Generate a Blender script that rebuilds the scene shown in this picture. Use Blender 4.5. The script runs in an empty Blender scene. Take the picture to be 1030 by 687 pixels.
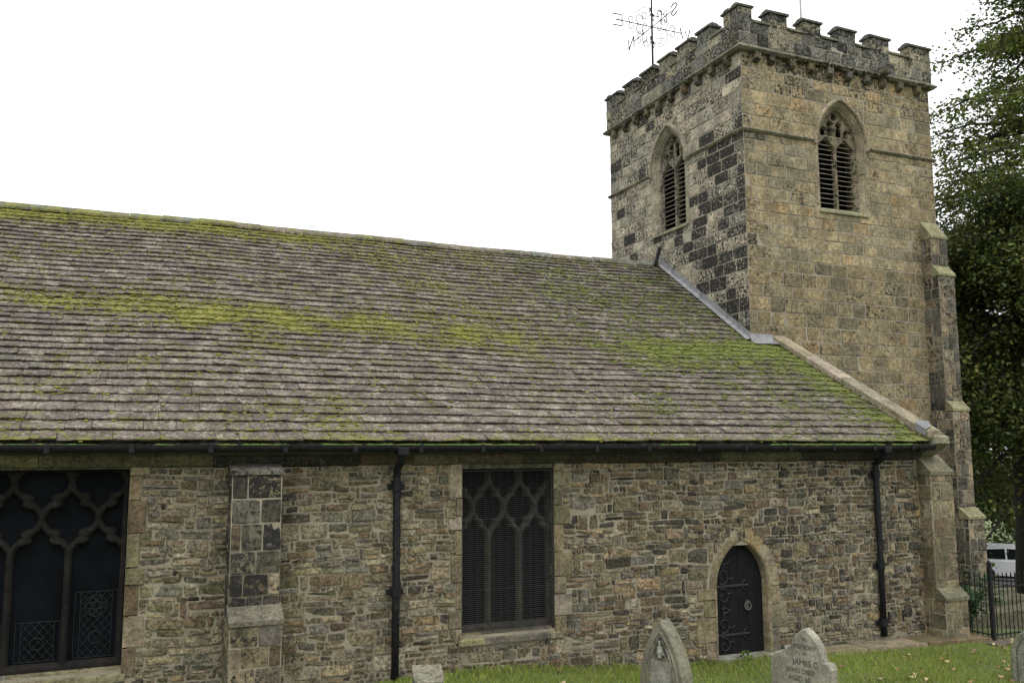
import bpy, math, random
import numpy as np
from mathutils import Matrix, Vector
from mathutils.geometry import tessellate_polygon
R = math.radians
rng = np.random.default_rng(11)
random.seed(5)
PI = math.pi
sc = bpy.context.scene

# ------------------------------------------------------------------ camera
CAM = (0.0, -12.0, 3.3)
cam_d = bpy.data.cameras.new('camera'); cam = bpy.data.objects.new('camera', cam_d)
sc.collection.objects.link(cam); sc.camera = cam
cam_d.sensor_width = 36; cam_d.lens = 895.5 / 1030 * 36; cam_d.clip_end = 3000; cam_d.clip_start = .05
yaw, pitch, roll = R(23.507), R(6.972), R(-0.204)
F_ = Vector((math.sin(yaw)*math.cos(pitch), math.cos(yaw)*math.cos(pitch), math.sin(pitch)))
r_ = Vector((math.cos(yaw), -math.sin(yaw), 0)); u_ = r_.cross(F_)
r2 = math.cos(roll)*r_ + math.sin(roll)*u_; u2 = -math.sin(roll)*r_ + math.cos(roll)*u_
cam.matrix_world = Matrix(((r2.x, u2.x, -F_.x, CAM[0]), (r2.y, u2.y, -F_.y, CAM[1]), (r2.z, u2.z, -F_.z, CAM[2]), (0, 0, 0, 1)))

# ------------------------------------------------------------------ light
SUN_EL, SUN_AZ = 56.0, 200.0          # azimuth clockwise from +Y
world = bpy.data.worlds.new('World'); sc.world = world; world.use_nodes = True
nt = world.node_tree; nt.nodes.clear()
sky = nt.nodes.new('ShaderNodeTexSky'); sky.sky_type = 'NISHITA'; sky.sun_disc = False
sky.sun_elevation = R(SUN_EL); sky.sun_rotation = R(SUN_AZ); sky.air_density = 2.0; sky.dust_density = 6.0
hsv = nt.nodes.new('ShaderNodeHueSaturation'); hsv.inputs['Saturation'].default_value = .12
cloud = nt.nodes.new('ShaderNodeTexNoise'); cloud.inputs['Scale'].default_value = 1.6; cloud.inputs['Detail'].default_value = 5
tc = nt.nodes.new('ShaderNodeTexCoord')
cr = nt.nodes.new('ShaderNodeValToRGB')
cr.color_ramp.elements[0].position = .3; cr.color_ramp.elements[0].color = (13.4, 13.7, 14.2, 1)
cr.color_ramp.elements[1].position = .7; cr.color_ramp.elements[1].color = (15.5, 15.6, 15.8, 1)
mix = nt.nodes.new('ShaderNodeMix'); mix.data_type = 'RGBA'; mix.inputs[0].default_value = .82
bg = nt.nodes.new('ShaderNodeBackground'); bg.inputs['Strength'].default_value = .10
out = nt.nodes.new('ShaderNodeOutputWorld')
L = nt.links.new
L(sky.outputs[0], hsv.inputs['Color']); L(tc.outputs['Generated'], cloud.inputs['Vector']); L(cloud.outputs[0], cr.inputs[0])
sep = nt.nodes.new('ShaderNodeSeparateXYZ'); L(tc.outputs['Generated'], sep.inputs[0])
mr = nt.nodes.new('ShaderNodeMapRange'); L(sep.outputs[2], mr.inputs[0]); mr.inputs[1].default_value = 0; mr.inputs[2].default_value = 1; mr.inputs[3].default_value = .78; mr.inputs[4].default_value = 2.0
scl = nt.nodes.new('ShaderNodeVectorMath'); scl.operation = 'SCALE'
L(hsv.outputs[0], mix.inputs[6]); L(cr.outputs[0], mix.inputs[7]); L(mix.outputs[2], scl.inputs[0]); L(mr.outputs[0], scl.inputs[3]); L(scl.outputs[0], bg.inputs['Color']); L(bg.outputs[0], out.inputs[0])
sun_d = bpy.data.lights.new('sun', 'SUN'); sun_d.energy = .8; sun_d.angle = R(22); sun_d.color = (1, .97, .92)
sun = bpy.data.objects.new('sun', sun_d); sc.collection.objects.link(sun)
sd = Vector((math.sin(R(SUN_AZ))*math.cos(R(SUN_EL)), math.cos(R(SUN_AZ))*math.cos(R(SUN_EL)), math.sin(R(SUN_EL))))
sun.rotation_euler = sd.to_track_quat('Z', 'Y').to_euler(); sun.location = (0, -20, 30)
vs = sc.view_settings; vs.view_transform = 'Standard'; vs.look = 'None'; vs.gamma = 1; vs.exposure = .05; vs.use_curve_mapping = False
sc.render.engine = 'CYCLES'

# ------------------------------------------------------------------ mesh helpers
class MB:
    def __init__(s): s.V = []; s.F = []; s.C = []; s.M = []; s.S = []; s.n = 0
    def add(s, V, F, C, m=0, flat=None):
        V = np.asarray(V, float).reshape(-1, 3); k = len(V); n = s.n
        C = np.asarray(C, float)
        if C.ndim == 1: C = np.tile(C if len(C) == 4 else np.append(C, 0), (k, 1))
        s.V.append(V); s.C.append(C)
        if isinstance(F, np.ndarray): F = F.tolist()
        s.F.extend([[i + n for i in f] for f in F]); s.M.extend([m]*len(F) if np.isscalar(m) else list(m)); s.S.extend([True]*len(F) if flat is None else [not q for q in flat]); s.n += k
def mesh(name, mb, mats, smooth=False):
    me = bpy.data.meshes.new(name)
    V = np.concatenate(mb.V); C = np.concatenate(mb.C)
    me.from_pydata(V.tolist(), [], mb.F)
    a = me.color_attributes.new('tint', 'FLOAT_COLOR', 'POINT'); a.data.foreach_set('color', C.astype(np.float32).ravel())
    for m in (mats if isinstance(mats, (list, tuple)) else [mats]): me.materials.append(m)
    me.polygons.foreach_set('material_index', np.array(mb.M, np.int32))
    me.polygons.foreach_set('use_smooth', np.array(mb.S) & smooth)
    me.update(); return me
def wloc(o):
    v = Vector(o.location)
    while o.parent: o = o.parent; v = v + Vector(o.location)
    return v
def obj(name, mb, mats, parent=None, smooth=False, label=None, cat=None, group=None, kind=None, local=False):
    V = np.concatenate(mb.V)
    if local: o0 = Vector((0, 0, 0))
    else:
        c = (V.min(0) + V.max(0))/2; o0 = Vector((float(c[0]), float(c[1]), float(V[:, 2].min())))
        mb.V = [V - np.array(o0)]
    o = bpy.data.objects.new(name, mesh(name, mb, mats, smooth)); sc.collection.objects.link(o)
    if parent is not None:
        o.parent = parent; o.location = o0 if local else o0 - wloc(parent)
    else: o.location = o0
    for k, v in (('label', label), ('category', cat), ('group', group), ('kind', kind)):
        if v: o[k] = v
    return o
def thing(name, loc, label, cat, group=None):
    o = bpy.data.objects.new(name, None); sc.collection.objects.link(o); o.location = loc
    o.empty_display_size = .2; o['label'] = label; o['category'] = cat
    if group: o['group'] = group
    return o
def grid_faces(nu, nv):
    i = np.arange(nv-1)[:, None]*nu + np.arange(nu-1)[None, :]; i = i.ravel()
    return np.stack([i, i+1, i+nu+1, i+nu], 1)
class Frame:     # plane frame: origin, u, v, n
    def __init__(s, o, u, v, n): s.o, s.u, s.v, s.n = [np.array(a, float) for a in (o, u, v, n)]
    def __call__(s, U, V, H): return s.o + np.multiply.outer(U, s.u) + np.multiply.outer(V, s.v) + np.multiply.outer(H, s.n)
_gc = {}
def stone(mb, fr, quad, col, gap=.008, hi=.02, lo=-.012, rnd=.3, rough=.003, edge=.004, nu=6, nv=5, pw=5, tilt=.004, m=0, eb=.008, crown=.45):
    """one dressed or rough stone face: rounded cushion on the plane fr"""
    q = np.asarray(quad, float); c = q.mean(0); hw = max(.015, np.ptp(q[:, 0])/2); hh = max(.015, np.ptp(q[:, 1])/2)
    if (nu, nv) not in _gc: _gc[(nu, nv)] = grid_faces(nu, nv)
    Fc = _gc[(nu, nv)]; eu, ev = min(.5, eb/hw), min(.5, eb/hh)
    a = np.concatenate([[-1], np.linspace(-1+eu, 1-eu, nu-2), [1]]); b = np.concatenate([[-1], np.linspace(-1+ev, 1-ev, nv-2), [1]])
    S, T = np.meshgrid(a, b); S, T = S.ravel(), T.ravel(); border = (np.abs(S) > .999) | (np.abs(T) > .999)
    s = S*np.sqrt(1 - rnd*T*T/2); t = T*np.sqrt(1 - rnd*S*S/2)
    q = c + (q-c)*np.maximum(0.3, 1 - gap/np.maximum(.02, np.abs(q-c)))
    a, b = (s+1)/2, (t+1)/2
    P = ((1-a)*(1-b))[:, None]*q[0] + (a*(1-b))[:, None]*q[1] + (a*b)[:, None]*q[2] + ((1-a)*b)[:, None]*q[3]
    P = P + rng.normal(0, edge, P.shape)
    r = np.maximum(np.abs(S), np.abs(T))
    h = np.where(border, lo, hi*(1 - crown*r**pw) + rng.normal(0, rough, len(S)) + S*rng.normal(0, tilt) + T*rng.normal(0, tilt))
    bf = border[Fc].any(1); W3 = fr(P[:, 0], P[:, 1], h); F2 = Fc + bf[:, None]*len(h)
    mb.add(np.concatenate([W3, W3]), F2, col, m, bf)
def bbox(mb, lo, hi, col, bev=.008, jit=0, T=None, m=0):
    """chamfered block"""
    lo, hi = np.array(lo, float), np.array(hi, float); V = []; idx = {}
    for cx in (0, 1):
        for cy in (0, 1):
            for cz in (0, 1):
                p = np.where([cx, cy, cz], hi, lo); sg = np.where([cx, cy, cz], -1, 1)
                for ax in range(3):
                    v = p + sg*bev; v[ax] = p[ax]; idx[(cx, cy, cz, ax)] = len(V); V.append(v)
    F = []
    def q(ax, s): 
        o = [a for a in range(3) if a != ax]; r = []
        for (a, b) in ((0, 0), (1, 0), (1, 1), (0, 1)):
            c = [0, 0, 0]; c[ax] = s; c[o[0]] = a; c[o[1]] = b; r.append(idx[(*c, ax)])
        return r if (s == 1) == (ax != 1) else r[::-1]
    for ax in range(3):
        for s in (0, 1): F.append(q(ax, s))
    for ax in range(3):
        o = [a for a in range(3) if a != ax]
        for a in (0, 1):
            for b in (0, 1):
                c0 = [0, 0, 0]; c0[o[0]] = a; c0[o[1]] = b; c1 = list(c0); c1[ax] = 1
                f = [idx[(*c0, o[0])], idx[(*c1, o[0])], idx[(*c1, o[1])], idx[(*c0, o[1])]]
                F.append(f)
    for cx in (0, 1):
        for cy in (0, 1):
            for cz in (0, 1): F.append([idx[(cx, cy, cz, a)] for a in range(3)])
    V = np.array(V)
    # orient outward
    c = (lo+hi)/2; F2 = []
    for f in F:
        p = V[f]; n = np.cross(p[1]-p[0], p[2]-p[0])
        F2.append(f if np.dot(n, p.mean(0)-c) > 0 else f[::-1])
    if jit: V = V + rng.normal(0, jit, V.shape)
    if T is not None: V = T(V)
    mb.add(V, F2, col, m)
def prism(mb, prof, fn, a, b, col, m=0):
    """extrude a closed 2D profile between a and b; fn(p0,p1,w)->xyz"""
    n = len(prof); V = [fn(p[0], p[1], a) for p in prof] + [fn(p[0], p[1], b) for p in prof]
    V = np.array(V, float); F = [[i, (i+1) % n, (i+1) % n+n, i+n] for i in range(n)] + [list(range(n))[::-1], list(range(n, 2*n))]
    c = V.mean(0); p = V[F[-1]]; nn = np.cross(p[1]-p[0], p[2]-p[1])
    vol = 0
    for f in F:
        for i in range(1, len(f)-1): vol += np.dot(V[f[0]]-c, np.cross(V[f[i]]-c, V[f[i+1]]-c))
    if vol < 0: F = [f[::-1] for f in F]
    mb.add(V, F, col, m)
def tube(mb, pts, rad, col, n=8, caps=True, m=0):
    P = np.array(pts, float); k = len(P); rad = np.broadcast_to(np.asarray(rad, float), (k,))
    T = np.gradient(P, axis=0); T /= np.linalg.norm(T, axis=1)[:, None] + 1e-9
    up = np.array([0, 0, 1.]) if abs(T[0][2]) < .9 else np.array([1., 0, 0]); V = []
    a = np.linspace(0, 2*PI, n, endpoint=False)
    for i in range(k):
        x = np.cross(up, T[i]); x /= np.linalg.norm(x)+1e-9; y = np.cross(T[i], x); up = y
        V.append(P[i] + rad[i]*(np.cos(a)[:, None]*x + np.sin(a)[:, None]*y))
    V = np.concatenate(V); F = [[i*n+j, i*n+(j+1) % n, (i+1)*n+(j+1) % n, (i+1)*n+j] for i in range(k-1) for j in range(n)]
    if caps: F += [list(range(n))[::-1], list(range((k-1)*n, k*n))]
    mb.add(V, F, col, m)
def sheet(mb, fr, outer, holes, col, h=0, m=0):
    polys = [[Vector((p[0], p[1], 0)) for p in l] for l in [outer]+holes]
    P = np.array([p for l in [outer]+holes for p in l], float)
    tr = tessellate_polygon(polys); V = fr(P[:, 0], P[:, 1], np.full(len(P), h)); F = []
    for f in tr:
        a, b, c = V[f[0]], V[f[1]], V[f[2]]; F.append(list(f) if np.dot(np.cross(b-a, c-a), fr.n) > 0 else list(f)[::-1])
    mb.add(V, F, col, m)
def smooth01(x): x = np.clip(x, 0, 1); return x*x*(3-2*x)
def arch_d(w, vsx, va):
    h = va - vsx; Rr = (w*w/4 + h*h)/w
    def d(u, v):
        u = np.abs(u); return np.where(v < vsx, w/2-u, Rr - np.hypot(u + Rr - w/2, v - vsx))
    d.half = lambda v, off=0: (w/2+off if v < vsx else (math.sqrt(max(0, (Rr+off)**2-(v-vsx)**2)) - (Rr-w/2) if v < vsx + math.sqrt(max(0, (Rr+off)**2-(Rr-w/2)**2)) else -1))
    return d
def field(mb, fr, us, vv, hfun, mask, cfun, mfun=None):
    """relief sheet h(u,v) on the plane fr; cells outside the mask are dropped"""
    U, V = np.meshgrid(us, vv); nu, nv = len(us), len(vv); H = hfun(U, V); K = mask(U, V)
    Fc = grid_faces(nu, nv); ok = K.ravel()[Fc].all(1); Fc = Fc[ok]
    P = fr(U.ravel(), V.ravel(), H.ravel()); C = cfun(U.ravel(), V.ravel(), H.ravel())
    if np.dot(np.cross(P[1]-P[0], P[nu]-P[0]), fr.n) < 0: Fc = Fc[:, ::-1]
    mm = 0 if mfun is None else mfun(H.ravel()[Fc].mean(1)).tolist()
    used = np.unique(Fc); remap = -np.ones(nu*nv, int); remap[used] = np.arange(len(used))
    mb.add(P[used], remap[Fc], C[used], mm)
def n1(x, seed=0):
    return np.sin(x*1.7+seed*3.1)*.5 + np.sin(x*3.9+seed*1.7+1)*.3 + np.sin(x*7.3+seed*5.3+2)*.2
_pt = rng.random((64, 64))
def vnoise(x, y):
    x, y = np.asarray(x, float), np.asarray(y, float); xi, yi = np.floor(x).astype(int), np.floor(y).astype(int); fx, fy = smooth01(x-xi), smooth01(y-yi)
    g = lambda a, b: _pt[a % 64, b % 64]
    return (g(xi, yi)*(1-fx)+g(xi+1, yi)*fx)*(1-fy) + (g(xi, yi+1)*(1-fx)+g(xi+1, yi+1)*fx)*fy

# ------------------------------------------------------------------ materials
def newmat(name):
    m = bpy.data.materials.new(name); m.use_nodes = True; t = m.node_tree; b = t.nodes['Principled BSDF']; return m, t, b
def nn(t, ty, **k):
    n = t.nodes.new(ty)
    for a, v in k.items():
        if a in n.inputs: n.inputs[a].default_value = v
        else: setattr(n, a, v)
    return n
def noise(t, scale, detail=4, rough=.6, dist=0):
    n = nn(t, 'ShaderNodeTexNoise'); n.inputs['Scale'].default_value = scale; n.inputs['Detail'].default_value = detail
    n.inputs['Roughness'].default_value = rough; n.inputs['Distortion'].default_value = dist
    g = nn(t, 'ShaderNodeNewGeometry'); t.links.new(g.outputs['Position'], n.inputs['Vector']); return n.outputs[0]
def math_(t, op, a, b=0., c=None):
    n = nn(t, 'ShaderNodeMath', operation=op)
    for i, v in enumerate((a, b, c)):
        if v is None: continue
        if hasattr(v, 'is_output'): t.links.new(v, n.inputs[i])
        else: n.inputs[i].default_value = v
    return n.outputs[0]
def maprange(t, v, a, b, c=0., d=1.):
    n = nn(t, 'ShaderNodeMapRange'); t.links.new(v, n.inputs[0])
    for i, x in zip((1, 2, 3, 4), (a, b, c, d)): n.inputs[i].default_value = x
    return n.outputs[0]
def mixc(t, f, a, b, bt='MIX'):
    n = nn(t, 'ShaderNodeMix', data_type='RGBA', blend_type=bt)
    for i, v in ((0, f), (6, a), (7, b)):
        if hasattr(v, 'is_output'): t.links.new(v, n.inputs[i])
        else: n.inputs[i].default_value = v if i == 0 else (*v, 1)
    return n.outputs[2]
def attr(t):
    n = nn(t, 'ShaderNodeAttribute', attribute_name='tint'); return n.outputs['Color'], n.outputs['Alpha']
def bump(t, b, h, s=.5, dist=.02):
    n = nn(t, 'ShaderNodeBump'); n.inputs['Strength'].default_value = s; n.inputs['Distance'].default_value = dist
    t.links.new(h, n.inputs['Height']); t.links.new(n.outputs[0], b.inputs['Normal'])
def stone_mat(name, soot=(.018, .017, .015), ss=11, fine=22, bs=.7, bd=.02, var=.55, green=.0, lichen=.25):
    m, t, b = newmat(name); c, a = attr(t)
    f = noise(t, fine, 6, .7); g = noise(t, 3.1, 4, .6); s = noise(t, ss, 8, .78, .3)
    v = math_(t, 'MULTIPLY', maprange(t, f, .42, .58, 1-var, 1+var), maprange(t, g, .38, .62, .72, 1.25))
    mul = nn(t, 'ShaderNodeVectorMath', operation='SCALE'); t.links.new(c, mul.inputs[0]); t.links.new(v, mul.inputs[3]); col = mul.outputs[0]
    lk = maprange(t, noise(t, 30, 5, .7), .56, .64, 0, lichen); col = mixc(t, lk, col, (.36, .34, .27))
    if green: col = mixc(t, maprange(t, noise(t, 1.6, 5, .65), .5, .72, 0, green), col, (.10, .115, .045))
    k = math_(t, 'ADD', maprange(t, s, .40, .60), a); k = maprange(t, k, 1.0, 1.3)
    col = mixc(t, k, col, soot)
    t.links.new(col, b.inputs['Base Color']); b.inputs['Roughness'].default_value = .93; b.inputs['Specular IOR Level'].default_value = .25
    h = math_(t, 'ADD', f, math_(t, 'MULTIPLY', s, .8)); bump(t, b, h, bs, bd); return m
def plain_mat(name, col, rough=.6, var=.2, scale=12, metal=0., bs=.15, spec=.5):
    m, t, b = newmat(name); f = noise(t, scale, 5, .65)
    lo = tuple(x*(1-var) for x in col); hi = tuple(min(1, x*(1+var)) for x in col)
    t.links.new(mixc(t, maprange(t, f, .3, .7), lo, hi), b.inputs['Base Color']); b.inputs['Roughness'].default_value = rough
    b.inputs['Metallic'].default_value = metal; b.inputs['Specular IOR Level'].default_value = spec; bump(t, b, f, bs, .01); return m
def tint_mat(name, rough=.8, var=.3, scale=20, bs=.4, bd=.01):
    m, t, b = newmat(name); c, a = attr(t); f = noise(t, scale, 5, .65)
    mul = nn(t, 'ShaderNodeVectorMath', operation='SCALE'); t.links.new(c, mul.inputs[0]); t.links.new(maprange(t, f, .3, .7, 1-var, 1+var), mul.inputs[3])
    t.links.new(mul.outputs[0], b.inputs['Base Color']); b.inputs['Roughness'].default_value = rough; b.inputs['Specular IOR Level'].default_value = .3
    bump(t, b, f, bs, bd); return m
def leaf_mat(name, trans=.35):
    m, t, b = newmat(name); c, a = attr(t); t.links.new(c, b.inputs['Base Color']); b.inputs['Roughness'].default_value = .55
    b.inputs['Specular IOR Level'].default_value = .3
    tr = nn(t, 'ShaderNodeBsdfTranslucent'); t.links.new(c, tr.inputs[0]); mx = nn(t, 'ShaderNodeMixShader'); mx.inputs[0].default_value = trans
    o = t.nodes['Material Output']; t.links.new(b.outputs[0], mx.inputs[1]); t.links.new(tr.outputs[0], mx.inputs[2]); t.links.new(mx.outputs[0], o.inputs[0]); return m
M_rub = stone_mat('rubble_stone', fine=26, bs=.9, bd=.02, var=.5, green=.25, lichen=.35)
M_ash = stone_mat('ashlar_sandstone', ss=15, fine=17, bs=.6, bd=.012, var=.32, green=.12, lichen=.2)
M_dress = stone_mat('dressed_stone', fine=24, bs=.5, bd=.01, var=.3, green=.3, lichen=.3)
M_trac = stone_mat('blackened_tracery_stone', fine=24, bs=.5, bd=.01, var=.3, green=.0, lichen=.03)
def mortar_mat(name, lo, hi):
    m, t, b = newmat(name); f = noise(t, 34, 6, .7); g = noise(t, 1.7, 4, .6)
    col = mixc(t, maprange(t, g, .35, .65), lo, hi); col = mixc(t, maprange(t, f, .3, .75, 0, .55), col, (.09, .08, .065))
    t.links.new(col, b.inputs['Base Color']); b.inputs['Roughness'].default_value = .95; b.inputs['Specular IOR Level'].default_value = .2; bump(t, b, f, .9, .02); return m
M_mor = mortar_mat('lime_mortar', (.23, .205, .145), (.36, .325, .235))
M_mor2 = mortar_mat('pale_joint_mortar', (.25, .225, .17), (.38, .34, .265))
def slate_mat():
    m, t, b = newmat('stone_slate'); c, a = attr(t)
    f = noise(t, 24, 8, .8); g = noise(t, 3, 5, .7); h2 = noise(t, 10, 8, .8, .3)
    mul = nn(t, 'ShaderNodeVectorMath', operation='SCALE'); t.links.new(c, mul.inputs[0])
    t.links.new(math_(t, 'MULTIPLY', maprange(t, f, .43, .57, .45, 1.5), maprange(t, g, .4, .6, .72, 1.2)), mul.inputs[3])
    col = mixc(t, maprange(t, math_(t, 'ADD', h2, math_(t, 'MULTIPLY', g, .35)), .70, .77, 0, .72), mul.outputs[0], (.30, .28, .225))       # pale lichen crust
    col = mixc(t, maprange(t, noise(t, 21, 6, .8), .52, .59, 0, .75), col, (.035, .03, .027))
    k = maprange(t, math_(t, 'ADD', math_(t, 'ADD', maprange(t, noise(t, 12, 8, .85, .3), .41, .59), math_(t, 'MULTIPLY', maprange(t, noise(t, 2.3, 4, .6), .36, .64), .55)), math_(t, 'MULTIPLY', a, 1.05)), 1.17, 1.42, 0, .88)
    mc = mixc(t, maprange(t, noise(t, 5, 5, .6), .38, .62), (.085, .085, .022), (.19, .18, .035))
    gx = nn(t, 'ShaderNodeNewGeometry'); sx = nn(t, 'ShaderNodeSeparateXYZ'); t.links.new(gx.outputs['Position'], sx.inputs[0])
    mc = mixc(t, maprange(t, sx.outputs[0], 6.5, 10.5), mixc(t, .35, mc, (.26, .25, .045)), (.135, .155, .036))     # another moss species by the tower
    mc = mixc(t, maprange(t, f, .40, .62, 0, .5), mc, (.05, .055, .014))
    col = mixc(t, k, col, mc)
    t.links.new(col, b.inputs['Base Color']); b.inputs['Roughness'].default_value = .9; b.inputs['Specular IOR Level'].default_value = .25
    bump(t, b, math_(t, 'ADD', f, math_(t, 'MULTIPLY', k, .8)), .7, .015); return m
M_slate = slate_mat()
M_moss = tint_mat('moss', .95, .45, 60, 1, .01)
M_iron = plain_mat('black_painted_iron', (.010, .0105, .012), .65, .5, 9, spec=.14)
def iron_mat():
    m, t, b = newmat('weathered_black_iron'); f = noise(t, 7, 7, .75); g = noise(t, 26, 5, .7)
    col = mixc(t, maprange(t, g, .42, .58), (.007, .0075, .009), (.015, .0155, .017)); col = mixc(t, maprange(t, f, .57, .66, 0, .8), col, (.055, .033, .02))
    t.links.new(col, b.inputs['Base Color']); b.inputs['Roughness'].default_value = .62; b.inputs['Specular IOR Level'].default_value = .16; bump(t, b, g, .25, .008); return m
M_iron = iron_mat()
M_irond = plain_mat('door_ironwork', (.02, .02, .021), .6, .35, 30, spec=.3)
M_door = plain_mat('black_door_paint', (.007, .007, .008), .65, .35, 9, bs=.3, spec=.12)
M_glass = plain_mat('dark_glass', (.0035, .0045, .006), .6, .5, 3, bs=.03, spec=.05)
M_black = plain_mat('belfry_dark', (.008, .008, .008), .95, .2, 5, spec=.0)  # black painted on the closed back, standing for the unlit interior
M_lead = plain_mat('lead', (.19, .192, .196), .65, .35, 5, .1)
M_leadd = plain_mat('lead_came', (.017, .02, .021), .6, .2, 7, .0, spec=.15)
M_ring = plain_mat('worn_iron', (.07, .07, .065), .5, .2, 7, .3)
M_wire = plain_mat('guard_wire', (.045, .043, .038), .55, .2, 7, .3)
M_louv = plain_mat('louvre_slate', (.16, .14, .11), .9, .4, 9)
M_bark = plain_mat('bark', (.026, .022, .018), .9, .4, 9, bs=.8)
M_leaf = leaf_mat('leaf')
M_grass = leaf_mat('grass_blade', .3)
M_dry = tint_mat('dry_leaf', .8, .2, 30, .2)

# ------------------------------------------------------------------ ground
def gz(x, y):
    x, y = np.asarray(x, float), np.asarray(y, float)
    z = .24*smooth01((8.0-x)/3.0)*np.where(x < 2, smooth01((x+3)/5)*.5+.5, 1)
    z = z + .012*np.sin(x*2.1+y)+.01*np.sin(y*3.3-x)
    r = np.hypot(x, y+12); z = z - np.clip(r-18.5, 0, 30)*.091*smooth01((x-6)/8)
    z = z + smooth01((-y-4.5)/7)*1.3*smooth01((14-x)/6)
    return z
g = MB(); xs = np.concatenate([[-900, -300, -100, -50], np.arange(-25, 60, .75), [80, 120, 300, 900]]); ys = np.concatenate([[-900, -300, -100, -50], np.arange(-25, 60, .75), [80, 120, 300, 900]])
X, Y = np.meshgrid(xs, ys); Z = gz(X, Y); g.add(np.stack([X.ravel(), Y.ravel(), Z.ravel()], 1), grid_faces(len(xs), len(ys)), (.06, .08, .03))
m, t, b = newmat('turf'); f = noise(t, 14, 6, .7); q = noise(t, .9, 4, .6)
col = mixc(t, maprange(t, f, .3, .7), (.05, .07, .018), (.10, .13, .035)); col = mixc(t, maprange(t, q, .5, .7, 0, .35), col, (.08, .07, .035))
t.links.new(col, b.inputs['Base Color']); b.inputs['Roughness'].default_value = .95; bump(t, b, f, .8, .03)
obj('ground', g, m, kind='structure', smooth=True)

# ------------------------------------------------------------------ the church
church = thing('church', (6.0, 3.7, 0), 'old stone church with mossy stone slate roof and battlemented west tower', 'church')
PAL = dict(buff=(.205, .168, .104), grey=(.130, .117, .088), dark=(.058, .050, .038), ochre=(.225, .168, .09), rust=(.15, .108, .066), olive=(.155, .136, .08), pale=(.25, .216, .148), brown=(.14, .103, .060))
def pick(ws):
    k = random.choices(list(ws), list(ws.values()))[0]; c = np.array(PAL[k])*random.uniform(.62, 1.03); return c*np.array([1, random.uniform(.96, 1.04), random.uniform(.9, 1.08)])
FR = Frame((0, 0, 0), (1, 0, 0), (0, 0, 1), (0, -1, 0))
# openings of the south wall
W1 = (-2.46, .10, .72, 3.09); W2 = (4.44, 5.88, .74, 3.04)
DC, DW, DS, DA = 9.25, 1.05, 1.12, 1.87; dd = arch_d(DW, DS, DA)
XL, XR, ZT = -9.0, 13.5, 3.16
def holes_at(v):
    H = []
    if W1[2]-.16 < v < W1[3]+.1: H.append((W1[0]-.2, W1[1]+.02))
    if W2[2]-.16 < v < W2[3]+.14: H.append((W2[0]-.02, W2[1]+.02))
    hw = dd.half(v, .16)
    if hw > 0: H.append((DC-hw, DC+hw))
    if v < 3.1: H.append((1.27, 1.88))                                   # behind the buttress
    if v > 2.3: H.append((13.18, 14))
    else: H.append((13.25, 14))
    # dressed jamb stones
    for (a, b, z0, z1, wd) in JAMB:
        if z0 < v < z1: H.append((a, b))
    H.sort(); O = []
    for h in H:
        if O and h[0] <= O[-1][1]: O[-1] = (O[-1][0], max(O[-1][1], h[1]))
        else: O.append(h)
    return O
JAMB = []
def mkjamb(x, side, z0, z1, wmin, wmax):
    z = z0; k = 0
    while z < z1-.05:
        h = random.uniform(.2, .42); h = min(h, z1-z) if z1-z-h > .12 else z1-z
        w = wmin + (wmax-wmin)*((k % 2)*.7+random.uniform(0, .3)); a, b = (x, x+w) if side > 0 else (x-w, x); JAMB.append((a, b, z, z+h, 0)); z += h; k += 1
mkjamb(W1[1], 1, W1[2]-.1, W1[3]+.05, .13, .24); mkjamb(W2[0], -1, W2[2]-.1, W2[3]+.08, .09, .2); mkjamb(W2[1], 1, W2[2]-.1, W2[3]+.12, .14, .3)
nd0 = len(JAMB)
mkjamb(DC-DW/2-.01, -1, .02, 1.12, .2, .4); mkjamb(DC+DW/2+.01, 1, .02, 1.10, .16, .34)
wall = MB()
# lime mortar bed with the openings cut out
arc = [(DC-dd.half(v, .1), v) for v in np.linspace(.0, DA-.1, 16)]; arc2 = [(DC+dd.half(v, .1), v) for v in np.linspace(.0, DA-.1, 16)][::-1]
outer = [(XL, -.6), (XR, -.6), (XR, ZT+.2), (XL, ZT+.2)]
rect = lambda a: [(a[0], a[2]), (a[1], a[2]), (a[1], a[3]), (a[0], a[3])]
sheet(wall, FR, outer, [rect(W1), rect(W2), arc+arc2], (.3, .3, .3), 0, 1)
bands = [-.25]
while bands[-1] < ZT-.05: bands.append(bands[-1] + random.choice([.05, .06, .065, .07, .08, .09, .10, .115, .13, .15]))
bands[-1] = ZT
def bnd(k, u):
    e = 1 if 0 < k < len(bands)-1 else 0
    return bands[k] + e*(.022*n1(np.asarray(u)*.9, 3) + .011*n1(np.asarray(u)*2.3, k*.37))
blocked = {k: [] for k in range(len(bands)+2)}
def wallcol(x, z):
    if x < 3.4: ws = dict(buff=4, grey=2.4, dark=.8, ochre=.5, rust=.5, olive=3, pale=1, brown=2)
    elif x < 7: ws = dict(buff=3, grey=2.2, dark=1.2, ochre=.9, rust=1, olive=1.6, pale=.9, brown=2.5)
    elif x < 10: ws = dict(buff=2, grey=2.4, dark=2.4, ochre=.8, rust=1.1, olive=1, pale=.6, brown=3)
    else: ws = dict(buff=2, grey=2.6, dark=3.6, ochre=1, rust=.4, olive=1, pale=1.2, brown=2)
    if z < .7: ws['grey'] += 2; ws['pale'] += 1.5; ws['rust'] *= .4
    if (abs(x-3.15) < .4 and .9 < z < 2.7) or (11.2 < x < 11.95 and z < 2.2): ws['pale'] += 4; ws['grey'] += 1; ws['dark'] *= .3; ws['brown'] *= .4
    return pick(ws)
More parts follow.
